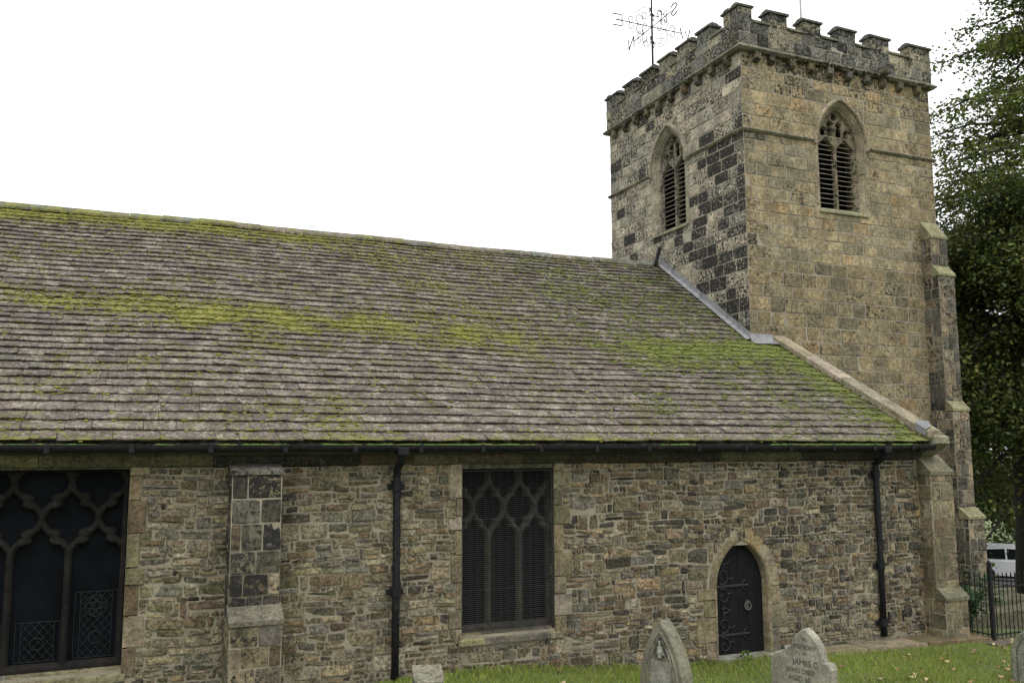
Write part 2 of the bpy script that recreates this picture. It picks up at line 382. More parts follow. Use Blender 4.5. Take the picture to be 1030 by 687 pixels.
for k in range(len(bands)-1):
    vm = (bands[k]+bands[k+1])/2; hh = bands[k+1]-bands[k]
    segs = [(XL, XR)]
    for h in holes_at(vm) + blocked[k]:
        ns = []
        for a, b in segs:
            if h[1] <= a or h[0] >= b: ns.append((a, b)); continue
            if h[0] > a: ns.append((a, h[0]))
            if h[1] < b: ns.append((h[1], b))
        segs = ns
    for a, b in segs:
        u = a
        while u < b-.03:
            w = hh*random.uniform(.9, 3.2 if u > 9.8 else 4.3) if random.random() > .2 else hh*random.uniform(.6, 1.1)
            w = max(.055, min(.36 if u > 9.8 else .44, w)); 
            if u+w > b-.06: w = b-u
            x0, x1 = u, u+w; up = k+1
            if random.random() < .10 and k+2 < len(bands) and bands[k+2]-bands[k] < .25 and not any(h[0] < x1+.02 and h[1] > x0-.02 for h in holes_at((bands[k+1]+bands[k+2])/2)):
                up = k+2; blocked[k+1].append((x0, x1))
            j = lambda: random.uniform(-.009, .009)
            q = [(x0+j(), bnd(k, x0)+j()), (x1+j(), bnd(k, x1)+j()), (x1+j(), bnd(up, x1)+j()), (x0+j(), bnd(up, x0)+j())]
            soot = np.clip(.1*vnoise(x0*.8, vm*1.4) + (.25 if x0 > 9.5 else 0)*vnoise(x0*1.1+7, vm*2) + (.2 if random.random() < .12 else 0), 0, .5)
            if up == k+1 and hh > .1 and random.random() < .28:
                mid = lambda x: (bnd(k, x)*(1-fz)+bnd(k+1, x)*fz); fz = random.uniform(.4, .6)
                qs = [[q[0], q[1], (x1, mid(x1)), (x0, mid(x0))], [(x0, mid(x0)), (x1, mid(x1)), q[2], q[3]]]
            else: qs = [q]
            for q in qs:
                c = wallcol(x0, vm)
                stone(wall, FR, q, (*c, soot), gap=random.uniform(.003, .0105), hi=random.uniform(.010, .034), lo=-.012, rnd=random.uniform(.02, .3), rough=.004, edge=.0045, pw=random.uniform(2.5, 6), tilt=.007, nu=7, nv=5, eb=random.uniform(.006, .016), crown=random.uniform(.1, .6))
            u += w
# north wall, ends and inner faces (coarser)
for fr, w in ((Frame((XR, 0, 0), (0, 1, 0), (0, 0, 1), (1, 0, 0)), 3.7), (Frame((XL, 14.6, 0), (0, -1, 0), (0, 0, 1), (-1, 0, 0)), 14.6), (Frame((12.5, 14.6, 0), (-1, 0, 0), (0, 0, 1), (0, 1, 0)), 21.5)):
    ht = 3.15; sheet(wall, fr, [(0, -.6), (w, -.6), (w, ht), (0, ht)], [], (.3, .3, .3), 0, 1)
    z = 0
    while z < ht-.1:
        h = random.uniform(.1, .2); u = 0
        while u < w-.1:
            ww = min(random.uniform(.2, .6), w-u); stone(wall, fr, [(u, z), (u+ww, z), (u+ww, z+h), (u, z+h)], (*wallcol(5, 2), .1), nu=4, nv=4); u += ww
        z += h
# gable infill of the far ends
prism(wall, [(0, 3.1), (14.6, 3.1), (7.3, 7.9)], lambda p, q, w: (w, p, q), XL, XL+.3, (.3, .3, .3), 1)
prism(wall, [(0, 3.1), (3.69, 3.1), (3.69, 5.5), (0, 3.4)], lambda p, q, w: (w, p, q), 13.24, XR, (.3, .3, .3), 1)
obj('wall', wall, [M_rub, M_mor], church, smooth=True)
# eaves cornice stones
co = MB(); x = XL
while x < 13.2:
    w = random.uniform(.6, 1.1); e = min(x+w, 13.3); c = pick(dict(olive=3, dark=4, brown=1))*.65; dz = random.uniform(-.006, .006)  # palette darkened: the soffit shadow is put into the stone colour
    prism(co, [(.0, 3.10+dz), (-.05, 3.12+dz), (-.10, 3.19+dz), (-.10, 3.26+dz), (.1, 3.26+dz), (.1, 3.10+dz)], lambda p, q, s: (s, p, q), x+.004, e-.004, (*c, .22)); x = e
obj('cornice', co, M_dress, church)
# dressed jamb stones of windows and doorway
def surround(name, js, parent, depth=.2, cols=None):
    mb = MB()
    for (a, b, z0, z1, _) in js:
        c = pick(cols or dict(buff=3, ochre=1.2, brown=1, olive=1)); bbox(mb, (a+.003, -random.uniform(.012, .03), z0+.005), (b-.004, depth, z1-.005), (*c, random.uniform(0, .25)), .009, .0025)
    return mb

# ---- tracery windows
def tracery_window(name, W, n, p, x0, zc, bb, stonecol, soot, rec=.14, label=None, sill_l=.05, guard=False):
    root = bpy.data.objects.new(name, None); sc.collection.objects.link(root); root.parent = church
    root.location = Vector(((W[0]+W[1])/2, 0, W[2])) - wloc(church)
    if label: root['label'] = label
    a = p/2; mw = .033; zl = zc-bb
    cent = [x0+p*(i+.5) for i in range(n)]; mul = [x0+p*i for i in range(n+1)]
    def hf(U, V):
        D = np.full(U.shape, -1.)
        def cell(c, V0, up_only, lo):
            if up_only:
                tau = np.clip((V-V0)/bb, 0, 1); w = a*(.5+.5*np.cos(PI*tau)); w = np.where(V > V0+bb, -1, w)
            else:
                tau = np.clip(np.abs(V-V0)/bb, 0, 1); w = a*(.5+.5*np.cos(PI*tau)); w = np.where(np.abs(V-V0) > bb, -1, w)
            sl = a*PI/2/bb*np.sin(PI*tau); d = (w-np.abs(U-c))/np.sqrt(1+sl**2) - mw
            for sx in (-1, 1):
                if up_only: cz = [V0+.42*bb]
                else: cz = [V0-.42*bb, V0+.42*bb]
                for z in cz:
                    t0 = (z-V0)/bb; wx = a*(.5+.5*math.cos(PI*t0))+.015
                    d = np.minimum(d, np.hypot(U-c-sx*wx, (V-z)*1.8)-a*.36)
            return d
        for c in cent: D = np.maximum(D, cell(c, zl, True, 0)); D = np.maximum(D, cell(c, zc+bb, False, 0))
        for c in mul: D = np.maximum(D, cell(c, zc, False, 0))
        fr_ = np.minimum(np.minimum(U-(x0+.035), x0+n*p-.035-U), np.minimum(V-(W[2]+.10), W[3]-.02-V))
        D = np.minimum(D, fr_)
        h = -np.clip((D+mw), 0, mw)*.9 - smooth01(D/.022)*.16
        return h - rec + .002*vnoise(U*40, V*40)
    mb = MB(); fr = FR
    us = np.arange(W[0], W[1]+.001, .0125); vv = np.arange(W[2], W[3]+.001, .0125)
    field(mb, fr, us, vv, hf, lambda U, V: U > -99, lambda u, v, h: np.concatenate([np.tile(stonecol, (len(u), 1))*(.7+.6*vnoise(u*9, v*9))[:, None], (soot*vnoise(u*5, v*5))[:, None]], 1))
    obj('tracery', mb, M_trac, root, smooth=True)
    gl = MB(); bbox(gl, (W[0]+.01, rec+.10, W[2]+.02), (W[1]-.01, rec+.115, W[3]-.01), (.01, .01, .01), .001); obj('pane', gl, M_glass, root)
    # reveals and lintel
    rv = MB(); bbox(rv, (W[0]-.08, .0, W[2]-.02), (W[0]-.0005, rec+.1, W[3]+.02), (*stonecol, soot*.6), .003); bbox(rv, (W[1]+.0005, .0, W[2]-.02), (W[1]+.06, rec+.1, W[3]+.02), (*stonecol, soot*.6), .003)
    bbox(rv, (W[0]-.1, -.012, W[3]), (W[1]+.12, rec+.1, W[3]+.075), (.07, .062, .045, .25), .01, .002); obj('lintel', rv, M_dress, root)
    # sloping sill
    sl = MB(); x = W[0]-.06
    while x < W[1]+sill_l:
        e = min(x+random.uniform(.35, .6), W[1]+sill_l); 
        prism(sl, [(rec, W[2]+.02), (-.04, W[2]-.06), (-.045, W[2]-.13), (.05, W[2]-.15), (rec, W[2]-.15)], lambda p_, q_, s: (s, p_, q_), x+.003, e-.003, (*pick(dict(olive=3, grey=2, buff=1)), .12)); x = e
    obj('sill', sl, M_dress, root); return root
w1 = tracery_window('window', W1, 4, .62, W1[1]-2.50, 2.50, .43, (.010, .0085, .007), .15, .14, 'large blackened four-light window at the left end')
w2 = tracery_window('window', W2, 3, .49, W2[0]-.015, 2.47, .44, (.036, .032, .025), .2, .13, 'three-light window behind a wire guard', sill_l=.14)
# lead lattice of the big window
lt = MB()
def lattice(x0, x1, z0, z1, y, rings):
    for (a, b) in (((x0, z0), (x1, z0)), ((x0, z1), (x1, z1)), ((x0, z0), (x0, z1)), ((x1, z0), (x1, z1)), ((x0+.06, z0), (x0+.06, z1)), ((x1-.06, z0), (x1-.06, z1))):
        tube(lt, [(a[0], y, a[1]), (b[0], y, b[1])], .0045, (1, 1, 1), 5)
    s = .095; a0, a1 = x0+.06, x1-.06
    for sg in (1, -1):
        c = -4
        while c < 6:
            P = []
            for t in (0, 1):
                pass
            # line z = sg*1.15*x + k
            kk = z0 + c*s*1.15; zs = [sg*1.15*(xx-a0)+kk for xx in (a0, a1)]
            lo_, hi_ = max(min(zs), z0), min(max(zs), z1)
            if hi_-lo_ > .02:
                inv = lambda zz: a0+(zz-kk)/(sg*1.15); tube(lt, [(inv(lo_), y, lo_), (inv(hi_), y, hi_)], .0035, (1, 1, 1), 4)
            c += 1
            if kk > z1+1.5: break
        c = 6
        while z0+c*s*1.15 < z1+.6:
            kk = z0+c*s*1.15; zs = [sg*1.15*(xx-a0)+kk for xx in (a0, a1)]; lo_, hi_ = max(min(zs), z0), min(max(zs), z1)
            if hi_-lo_ > .02: tube(lt, [(a0+(lo_-kk)/(sg*1.15), y, lo_), (a0+(hi_-kk)/(sg*1.15), y, hi_)], .0035, (1, 1, 1), 4)
            c += 1
    for (cx, cz, r) in rings:
        tube(lt, [(cx+r*math.cos(t), y-.004, cz+r*math.sin(t)) for t in np.linspace(0, 2*PI, 22)], .005, (1, 1, 1), 5, False)
a1 = W1[1]-.07
rings = [(a1-.24, 1.45, .125), (a1-.24, 1.45, .05), (a1-.24, 1.08, .07)] + [(a1-.24+.075*math.cos(t), 1.45+.075*math.sin(t), .032) for t in np.linspace(0, 2*PI, 7)[:-1]]
lattice(a1-.47, a1, W1[2]+.13, 1.62, .228, rings)
lattice(a1-1.09, a1-.62, W1[2]+.13, 1.30, .23, [(a1-.86, 1.05, .07)])
lattice(a1-1.71, a1-1.24, W1[2]+.13, 1.30, .23, [(a1-1.48, 1.05, .07)])
obj('leadwork', lt, M_leadd, w1)
gd = MB()
z = W2[2]+.05
while z < W2[3]-.02:
    tube(gd, [(W2[0]+.01, .03, z), (W2[1]-.01, .03, z+random.uniform(-.003, .003))], .0026, (1, 1, 1), 4); z += .028
for x in np.linspace(W2[0]+.02, W2[1]-.02, 13): tube(gd, [(x, .028, W2[2]+.03), (x, .028, W2[3]-.02)], .0016, (1, 1, 1), 4)
for z in (W2[2]+.04, 1.35, 2.33, W2[3]-.03): tube(gd, [(W2[0]+.01, .024, z), (W2[1]-.01, .024, z)], .0042, (1, 1, 1), 5)
for x in (W2[0]+.015, W2[1]-.015): tube(gd, [(x, .024, W2[2]+.03), (x, .024, W2[3]-.02)], .005, (1, 1, 1), 5)
obj('wire_guard', gd, M_wire, w2)
nj = [j for j in JAMB[:nd0] if j[0] < 1]; obj('jamb_stones', surround('', nj, None, .16, dict(buff=2, ochre=1, olive=1, brown=1)), M_dress, w1)
for lo_, hi_ in ((1, 5), (5, 7)): nj = [j for j in JAMB[:nd0] if lo_ < j[0] < hi_]; obj('jamb_stones', surround('', nj, None, .16, dict(buff=4, pale=1.4, olive=1)), M_dress, w2)

# ---- doorway
door = bpy.data.objects.new('doorway', None); sc.collection.objects.link(door); door.parent = church; door.location = Vector((DC, 0, .05))-wloc(church)
mb = MB(); FD = Frame((DC, 0, 0), (1, 0, 0), (0, 0, 1), (0, -1, 0))
def dh(U, V):
    d = dd(U, V); wid = np.where(U > 0, .21, .13)
    h = .022*smooth01((d+wid)/.02) - .03*(1-smooth01((d+wid)/.02)) - np.clip(d, 0, .03)*1.0 - smooth01((d-.03)/.02)*.26
    return h + .003*vnoise(U*30, V*30)
def dcol(u, v, h):
    ang = np.degrees(np.arctan2(v-DS, np.abs(u)+.25)); seg = np.where(v < DS, 20+np.floor(v/.3), np.floor(ang/22)) + np.where(u > 0, 50, 0)
    base = {}; C = np.zeros((len(u), 4))
    for s in np.unique(seg):
        c = pick(dict(ochre=1, buff=2.5)) if (s >= 50 and s < 62) else pick(dict(buff=3, olive=1, grey=1)); C[seg == s, :3] = c; C[seg == s, 3] = random.uniform(0, .12)
    C[:, 3] = np.where((np.abs(u) < .07) & (v > DA-.0), .7, C[:, 3])
    return C
field(mb, FD, np.arange(-.72, .73, .012), np.arange(0.0, 2.05, .012), dh, lambda U, V: (dd(U, V) > -.235) & (dd(U, V) < .13) & ((V > DS-.02) | (np.abs(U) < DW/2+.03)), dcol)
obj('arch_surround', mb, M_dress, door, smooth=True)
for q in (0, 1): js = [j for j in JAMB[nd0:] if (j[0] > DC) == bool(q)]; obj('jamb_stones', surround('', js, None, .1, dict(grey=3, buff=2, olive=1)), M_dress, door)
th = MB(); bbox(th, (DC-.56, -.14, -.1), (DC+.6, .24, .055), (.2, .19, .155, .1), .015, .004); obj('threshold', th, M_dress, door)
dl = MB(); YD = .13
def dhalf(z): return max(.0, dd.half(z, .0))
npl = 6; half = DW/2
for i in range(npl):      # each plank cut to the arch
    a, b = -half + 2*half/npl*i, -half+2*half/npl*(i+1); a += .003; b -= .003
    def top(u):
        lo_, hi_ = DS, DA
        if dd(np.array(u), np.array(DS)) <= 0: return DS
        for _ in range(30):
            mm = (lo_+hi_)/2
            if dd(np.array(u), np.array(mm)) > 0: lo_ = mm
            else: hi_ = mm
        return lo_
    us = np.linspace(a, b, 5); pr = [(DC+a, .06), (DC+b, .06)] + [(DC+u, top(u)) for u in us[::-1]]
    prism(dl, pr, lambda p_, q_, w: (p_, w, q_), YD, YD+.05, (.01, .01, .01))
bbox(dl, (DC-half+.002, YD+.03, .07), (DC+half-.002, YD+.06, 1.1), (.01, .01, .01), .002)
leaf = obj('door', dl, M_door, door)
def sp(cx, cz, r0, r1, a0, a1, n=16): return [(cx+(r0+(r1-r0)*t)*math.cos(a0+(a1-a0)*t), cz+(r0+(r1-r0)*t)*math.sin(a0+(a1-a0)*t)) for t in np.linspace(0, 1, n)]
def hinge(zc, h2):
    mb = MB(); L_ = DC-half+.02; y = YD-.012
    bbox(mb, (L_, y-.006, zc-.018), (L_+.62, YD-.002, zc+.018), (1, 1, 1), .004)
    T = lambda pts, r=.010: tube(mb, [(p[0], y, p[1]) for p in pts], np.linspace(r, r*.7, len(pts)), (1, 1, 1), 6)
    for s in (1, -1):
        T(sp(L_+.20, zc+s*.16, .13, .035, -s*PI*.62, s*PI*1.5)); T([(L_+.08, zc+s*.07), (L_+.03, zc+s*.2), (L_+.01, zc+s*.24)])
        T([(L_+.2, zc+s*.28), (L_+.22, zc+s*.36), (L_+.2, zc+s*.43)]); T([(L_+.22, zc+s*.34), (L_+.3, zc+s*.36), (L_+.35, zc+s*.41)]); T([(L_+.3, zc+s*.12), (L_+.38, zc+s*.11), (L_+.42, zc+s*.15)])
        T([(L_+.58, zc), (L_+.6, zc+s*.05), (L_+.65, zc+s*.09)])
        T([(L_+.18, zc+s*.40), (L_+.2, zc+s*.44), (L_+.23, zc+s*.40)], .012)
    T([(L_+.6, zc), (L_+.7, zc)], .02)
    obj('hinge', mb, M_irond, leaf, label='iron strap hinge with scrollwork, ' + ('upper' if zc > .8 else 'lower') + ' of two')
# keep hinges as sub-parts of the doorway (door parts sit one level down)
def reparent(o, p): o.parent = p; 
hinge(1.12, 0); hinge(.36, 0)
for o in list(leaf.children): 
    w = wloc(o); o.parent = door; o.location = w - wloc(door)
rg = MB(); tube(rg, [(9.42+.062*math.cos(t), YD-.03, .79+.062*math.sin(t)) for t in np.linspace(0, 2*PI, 24)], .012, (1, 1, 1), 8, False)
tube(rg, [(9.42, YD, .85), (9.42, YD-.035, .85)], .03, (1, 1, 1), 10); tube(rg, [(9.42, YD-.001, .79), (9.42, YD-.008, .79)], .05, (1, 1, 1), 16)
obj('ring_handle', rg, M_ring, door)

# ---- buttresses built of ashlar
def ashlar(mb, fr, w, h, colf, row=(.24, .34), bl=(.3, .55), hi=.02, holes=None, u0=0., v0=0., rows=None, soot=None, gap=.006, nu=6, nv=5, rough=.0015, rnd=.1):
    if rows is None:
        rows = [v0]
        while rows[-1] < v0+h-.12: rows.append(rows[-1]+random.uniform(*row))
        rows[-1] = v0+h
    for k in range(len(rows)-1):
        a, b = rows[k], rows[k+1]; segs = [(u0, u0+w)]
        for hole in (holes or []):
            hs = [hole(a+.02), hole((a+b)/2), hole(b-.02)]; hs = [q for q in hs if q]
            if len(hs) < 2: continue
            H = (min(q[0] for q in hs)*.5+max(q[0] for q in hs)*.5, max(q[1] for q in hs)*.5+min(q[1] for q in hs)*.5); ns = []
            for s, e in segs:
                if H[1] <= s or H[0] >= e: ns.append((s, e)); continue
                if H[0] > s+.02: ns.append((s, H[0]))
                if H[1] < e-.02: ns.append((H[1], e))
            segs = ns
        for s, e in segs:
            u = s; first = True
            while u < e-.01:
                ww = random.uniform(*bl)
                if first and k % 2: ww *= .6
                first = False
                if e-u-ww < bl[0]*.6: ww = e-u if e-u < bl[1]*1.25 else (e-u)/2
                j = lambda: random.uniform(-.004, .004)
                c = colf(u+ww/2, (a+b)/2)
                stone(mb, fr, [(u+j(), a+j()), (u+ww+j(), a+j()), (u+ww+j(), b+j()), (u+j(), b+j())], c, gap=gap, hi=hi+random.uniform(-.006, .006), lo=-.006, rnd=rnd, rough=rough, edge=.003, pw=5, tilt=.003, nu=nu, nv=nv, eb=.008, crown=.12); u += ww
def buttress(name, parent, x0, x1, stages, colf, ybase=0., cap=(.17, .16, .105), label=None, over=.03, east=True):
    """stages: (z0, z1, yfront, z of cap top); front towards -Y"""
    root = bpy.data.objects.new(name, None); sc.collection.objects.link(root); root.parent = parent; root.location = Vector(((x0+x1)/2, ybase, stages[0][0])) - wloc(parent)
    if label: root['label'] = label
    for i, (z0, z1, yf, yu, zt) in enumerate(stages):
        mb = MB(); d = ybase-yf
        bbox(mb, (x0, yf, z0), (x1, ybase+.05, z1), (.3, .3, .3), .004, m=1)
        ashlar(mb, Frame((x0, yf, 0), (1, 0, 0), (0, 0, 1), (0, -1, 0)), x1-x0, z1-z0, colf, v0=z0, bl=(.2, .36), hi=.014)
        ashlar(mb, Frame((x0, ybase, 0), (0, -1, 0), (0, 0, 1), (-1, 0, 0)), d, z1-z0, colf, v0=z0, bl=(.15, .4), hi=.012)
        ashlar(mb, Frame((x1, yf, 0), (0, 1, 0), (0, 0, 1), (1, 0, 0)), d, z1-z0, colf, v0=z0, bl=(.15, .4), hi=.012)
        obj('shaft', mb, [M_ash, M_mor], root, smooth=True)
        ck = (.10, .093, .075, .45) if 3 < z1 < 3.1 else (*cap, .12)  # top cap coloured darker to paint in the shadow under the overhang
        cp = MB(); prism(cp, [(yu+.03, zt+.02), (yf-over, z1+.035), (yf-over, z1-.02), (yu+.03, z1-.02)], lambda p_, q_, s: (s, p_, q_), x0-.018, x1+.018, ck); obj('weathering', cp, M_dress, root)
    return root
dk = lambda u, v: (*pick(dict(grey=2, dark=2, brown=1, buff=1)), random.choice([.6, .85, .5, .95]))
md = lambda u, v: (*pick(dict(buff=2, olive=2, brown=2, grey=1)), random.choice([.1, .25, .4, .5]))
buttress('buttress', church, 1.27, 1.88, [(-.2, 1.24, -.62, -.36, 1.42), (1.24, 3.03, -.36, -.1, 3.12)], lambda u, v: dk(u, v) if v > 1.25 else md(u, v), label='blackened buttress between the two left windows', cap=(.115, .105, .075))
buttress('buttress', church, 13.19, 13.72, [(-.1, .70, -.46, -.30, .90), (.70, 2.86, -.30, .0, 3.20)], lambda u, v: (*pick(dict(buff=3, olive=3, pale=1, brown=1)), random.choice([0, .2, .4])), label='stepped buttress at the right end of the wall under the gable', cap=(.12, .112, .07))
# quoins beside the right buttress
qn = MB(); z = 0.02; k = 0
while z < 3.1:
    h = min(random.uniform(.24, .36), 3.12-z); h = h if 3.12-z-h > .1 else 3.12-z
    bbox(qn, (13.19-(.10 if k % 2 else .03), -.022, z+.004), (13.20, .1, z+h-.004), (*pick(dict(ochre=1.5, rust=.6, buff=2)), .15), .01, .003); z += h; k += 1
obj('quoins', qn, M_dress, church)
lg = MB()
for i, (x0, x1) in enumerate(((10.2, 11.4), (11.42, 12.6), (12.62, 14.0))):
    yf = lambda x: -.30-(x-10.2)/3.8*.42
    prism(lg, [(x0, .02), (x0, yf(x0)), (x1, yf(x1)), (x1, .02)], lambda p_, q_, w: (p_, q_, w), -.06, .05+.003*i, (*pick(dict(buff=2, olive=1, brown=1)), .15))
obj('plinth_kerb', lg, M_dress, church)

# ---- roof
KY, KZ, EY, EZ, RY, RZ = 3.7, 5.62, -.30, 3.42, 7.26, 8.02
SK = math.hypot(KY-EY, KZ-EZ); SR = SK + math.hypot(RY-KY, RZ-KZ)
def slope_pt(s):
    s = np.asarray(s, float); t = s/SK; t2 = (s-SK)/(SR-SK)
    y = np.where(s < SK, EY+(KY-EY)*t, KY+(RY-KY)*t2); z = np.where(s < SK, EZ+(KZ-EZ)*t, KZ+(RZ-KZ)*t2)
    a1 = math.atan2(KZ-EZ, KY-EY); a2 = math.atan2(RZ-KZ, RY-KY); w = smooth01((s-SK+.4)/.8); a = a1+(a2-a1)*w
    return y, z, -np.sin(a), np.cos(a)
def sag(x): return .028*np.sin(x*.55+.6)+.012*np.sin(x*1.7)
def roofpt(x, s, h):
    y, z, ny, nz = slope_pt(s); return np.stack([x, y+ny*h, z+nz*h + sag(x)*smooth01(s/3)*.8], -1)
def mossd(x, s):
    x, s = np.asarray(x, float), np.asarray(s, float); g_ = lambda a, c, w: np.exp(-((a-c)/w)**2)
    n = vnoise(x*1.1, s*2.2)
    d = .7*g_(s, SR-.3, .42)*smooth01((8-x)/6)*(.3+1.0*vnoise(x*1.7, s*2.6+9)) + .35*g_(s, SR, .8)*smooth01((8-x)/8)
    d = d + 1.0*g_(s, SK-.32, .52)*(g_(x, 1.6, 1.9)+.75*g_(x, 5.2, 1.7))*(.1+1.25*vnoise(x*2.1+5, s*3.1)) + .55*g_(s, SK+.1, .3)*g_(x, -1.0, 1.5)
    n2 = vnoise(x*2.6+11, s*3.4+2)
    d = d + 1.0*g_(s, SK-.75, .75)*smooth01((x-7.2)/3.2)*(.1+1.1*n2)
    d = d + .10*smooth01((x-3)/5)*smooth01((s-SK+1.0)/2)*(.4+.8*n)
    d = d + 1.0*np.exp(-np.clip(13.15-x, 0, 9)/.75)*(s < SK)*(.2+1.0*n2) + .5*g_(s, .0, .07)
    d = d + .6*g_(x, 12.4, .5)*g_(s, SK-.3, .7)
    return np.clip(d*1.0 + .30*vnoise(x*.9+2, s*1.3+4)*n*1.5, 0, 1)
roof = MB(); s = -.02; k = 0; tails = []
while s < SR-.06:
    gz_ = .262 - .075*(s/SR) + random.uniform(-.012, .012); s1 = min(s+gz_, SR)
    xr = 13.2 if s < SK-.12 else 12.55; x = XL-.1 - random.uniform(0, .3); tails.append((s, xr))
    hc = random.uniform(-.003, .004)
    while x < xr-.02:
        w = random.uniform(.26, .62)*(1.05-.35*s/SR); e = x+w
        if e > xr-.12: e = xr
        c = np.array(random.choices([(.108, .087, .072), (.119, .096, .078), (.091, .074, .063), (.136, .115, .092), (.103, .089, .069)], [5, 4, 3, .5, 2])[0])*random.uniform(.88, 1.1)
        if s < .5: c = c*1.12
        tl = random.uniform(.015, .031); dz = random.uniform(-.003, .005)+hc; tw = random.uniform(-.005, .005)
        nu = 6; u = np.linspace(x+.003, e-.003, nu); tj = rng.normal(0, .0045, nu); tj[0] += .008; tj[-1] += .008; tj += random.uniform(-.012, .008)
        ta = np.linspace(-1, 1, nu)*tw
        rows = [(s+.06+tj, np.full(nu, .024)+dz+ta), (s+.004+tj, np.full(nu, .024)+dz+ta), (s+tj, .022+tl-.005+dz+ta+rng.normal(0, .002, nu)), (s+.012+tj, .024+tl+dz+ta+rng.normal(0, .0015, nu)), (np.full(nu, (s+s1)/2), .020+tl*.5+dz*.6+rng.normal(0, .0015, nu)), (np.full(nu, s1+.03), np.full(nu, .012)+dz*.2)]
        V = np.concatenate([roofpt(u, a, h) for a, h in rows]); md_ = np.concatenate([mossd(u, a) for a, h in rows])
        C = np.concatenate([np.tile(c, (len(V), 1)), md_[:, None]], 1)
        # side walls
        roof.add(V, grid_faces(nu, 6), C)
        x = e
    s = s1; k += 1
# boarding under the slates and the far slope
prism(roof, [(EY+.1, EZ-.02), (KY, KZ-.02), (KY, KZ-.12), (EY+.1, EZ-.1)], lambda p_, q_, w: (w, p_, q_), XL, 13.2, (.1, .09, .08, 0))
prism(roof, [(KY, KZ-.02), (RY, RZ-.02), (RY, RZ-.12), (KY, KZ-.12)], lambda p_, q_, w: (w, p_, q_), XL, 12.54, (.1, .09, .08, 0))
prism(roof, [(RY, RZ), (14.9, 3.1), (14.9, 3.0), (RY, RZ-.12)], lambda p_, q_, w: (w, p_, q_), XL, 12.54, (.17, .15, .13, .1))
roof_o = obj('roof', roof, M_slate, church)
rd = MB(); x = XL
while x < 12.5:
    e = min(x+random.uniform(.5, .75), 12.54); z = RZ+float(sag(np.array(x)))*.8+random.uniform(-.008, .008); c = (.16*random.uniform(.8, 1.2), .15, .12)
    mo = .45*smooth01((9-x)/9)+.15
    prism(rd, [(RY-.20, z-.075), (RY-.19, z-.03), (RY-.05, z+.075), (RY+.05, z+.075), (RY+.2, z-.03), (RY+.2, z-.075)], lambda p_, q_, w: (w, p_, q_), x+.004, e-.004, (*c, float(mo))); x = e
obj('ridge', rd, M_slate, roof_o)
# moss cushions on the slates
mo = MB(); ico = []
t_ = (1+5**.5)/2
_v = np.array([(-1, t_, 0), (1, t_, 0), (-1, -t_, 0), (1, -t_, 0), (0, -1, t_), (0, 1, t_), (0, -1, -t_), (0, 1, -t_), (t_, 0, -1), (t_, 0, 1), (-t_, 0, -1), (-t_, 0, 1)])/math.hypot(1, t_)
_f = [(0,11,5),(0,5,1),(0,1,7),(0,7,10),(0,10,11),(1,5,9),(5,11,4),(11,10,2),(10,7,6),(7,1,8),(3,9,4),(3,4,2),(3,2,6),(3,6,8),(3,8,9),(4,9,5),(2,4,11),(6,2,10),(8,6,7),(9,8,1)]
cnt = 0
while cnt < 11000:
    ts, xr = tails[random.randrange(len(tails))]; x = random.uniform(-3, xr-.03); sj = ts + random.choice([random.gauss(-.012, .012), random.uniform(0, .2)])
    if sj < .0 or random.random() > float(mossd(x, sj))**1.2*1.2: 
        if random.random() > .004: continue
    cnt += 1
    r = random.uniform(.009, .026)*(1.35 if x > 8 else 1)
    P = _v*(r*random.uniform(1, 2.4), r*random.uniform(.8, 1.3), r*.55)*(1+rng.normal(0, .15, (12, 1)))
    base = roofpt(np.array([x]), np.array([sj]), np.array([.035 if sj > ts else .022]))[0]
    col = np.array((.13, .155, .03)) if x > 8 else np.array((.19, .19, .032)); col = col*random.uniform(.6, 1.25)
    mo.add(P+base, _f, (*col, 0))
for i in range(900):      # moss line lying in the gutter
    x = random.uniform(-3, 13.1)
    if vnoise(np.array(x*2.3), np.array(3.)) < (.35 if x > 3 else .5): continue
    r = random.uniform(.012, .026); P = _v*(r*2.4, r, r*.9)*(1+rng.normal(0, .2, (12, 1))); mo.add(P+np.array((x, -.335, 3.375)), _f, (.09*random.uniform(.7, 1.2), .135, .02, 0))
obj('moss', mo, M_moss, roof_o, smooth=True, kind='stuff')
# gutter, brackets, downpipes
gt = MB(); GY, GZ = -.345, 3.375
for sgn in (0,):
    prof = [(GY+.062*math.cos(a), GZ+.075*math.sin(a)) for a in np.linspace(PI, 2*PI, 9)] + [(GY+.054, GZ), (GY-.054, GZ-.0)]
    pr = [(GY-.062, GZ+.008)] + [(GY+.062*math.cos(a), GZ+.08*math.sin(a)) for a in np.linspace(PI, 2*PI, 9)] + [(GY+.062, GZ+.008), (GY+.05, GZ+.008)] + [(GY+.05*math.cos(a), GZ+.065*math.sin(a)) for a in np.linspace(2*PI, PI, 9)] + [(GY-.05, GZ+.008)]
    x = XL
    while x < 13.2:
        e = min(x+1.8, 13.26); d = random.uniform(-.004, .004)
        prism(gt, pr, lambda p_, q_, w: (w, p_, q_+d - .004*(w-2)*.3), x, e, (1, 1, 1)); x = e+.0005
gut = obj('gutter', gt, M_iron, church)
x = -2.6
while x < 13.2:
    bk = MB(); bbox(bk, (x-.02, GY-.072, GZ-.088), (x+.02, -.10, GZ-.074), (1, 1, 1), .002); bbox(bk, (x-.03, GY-.074, GZ-.09), (x+.03, GY-.064, GZ+.012), (1, 1, 1), .002); obj('bracket', bk, M_iron, gut); x += .9
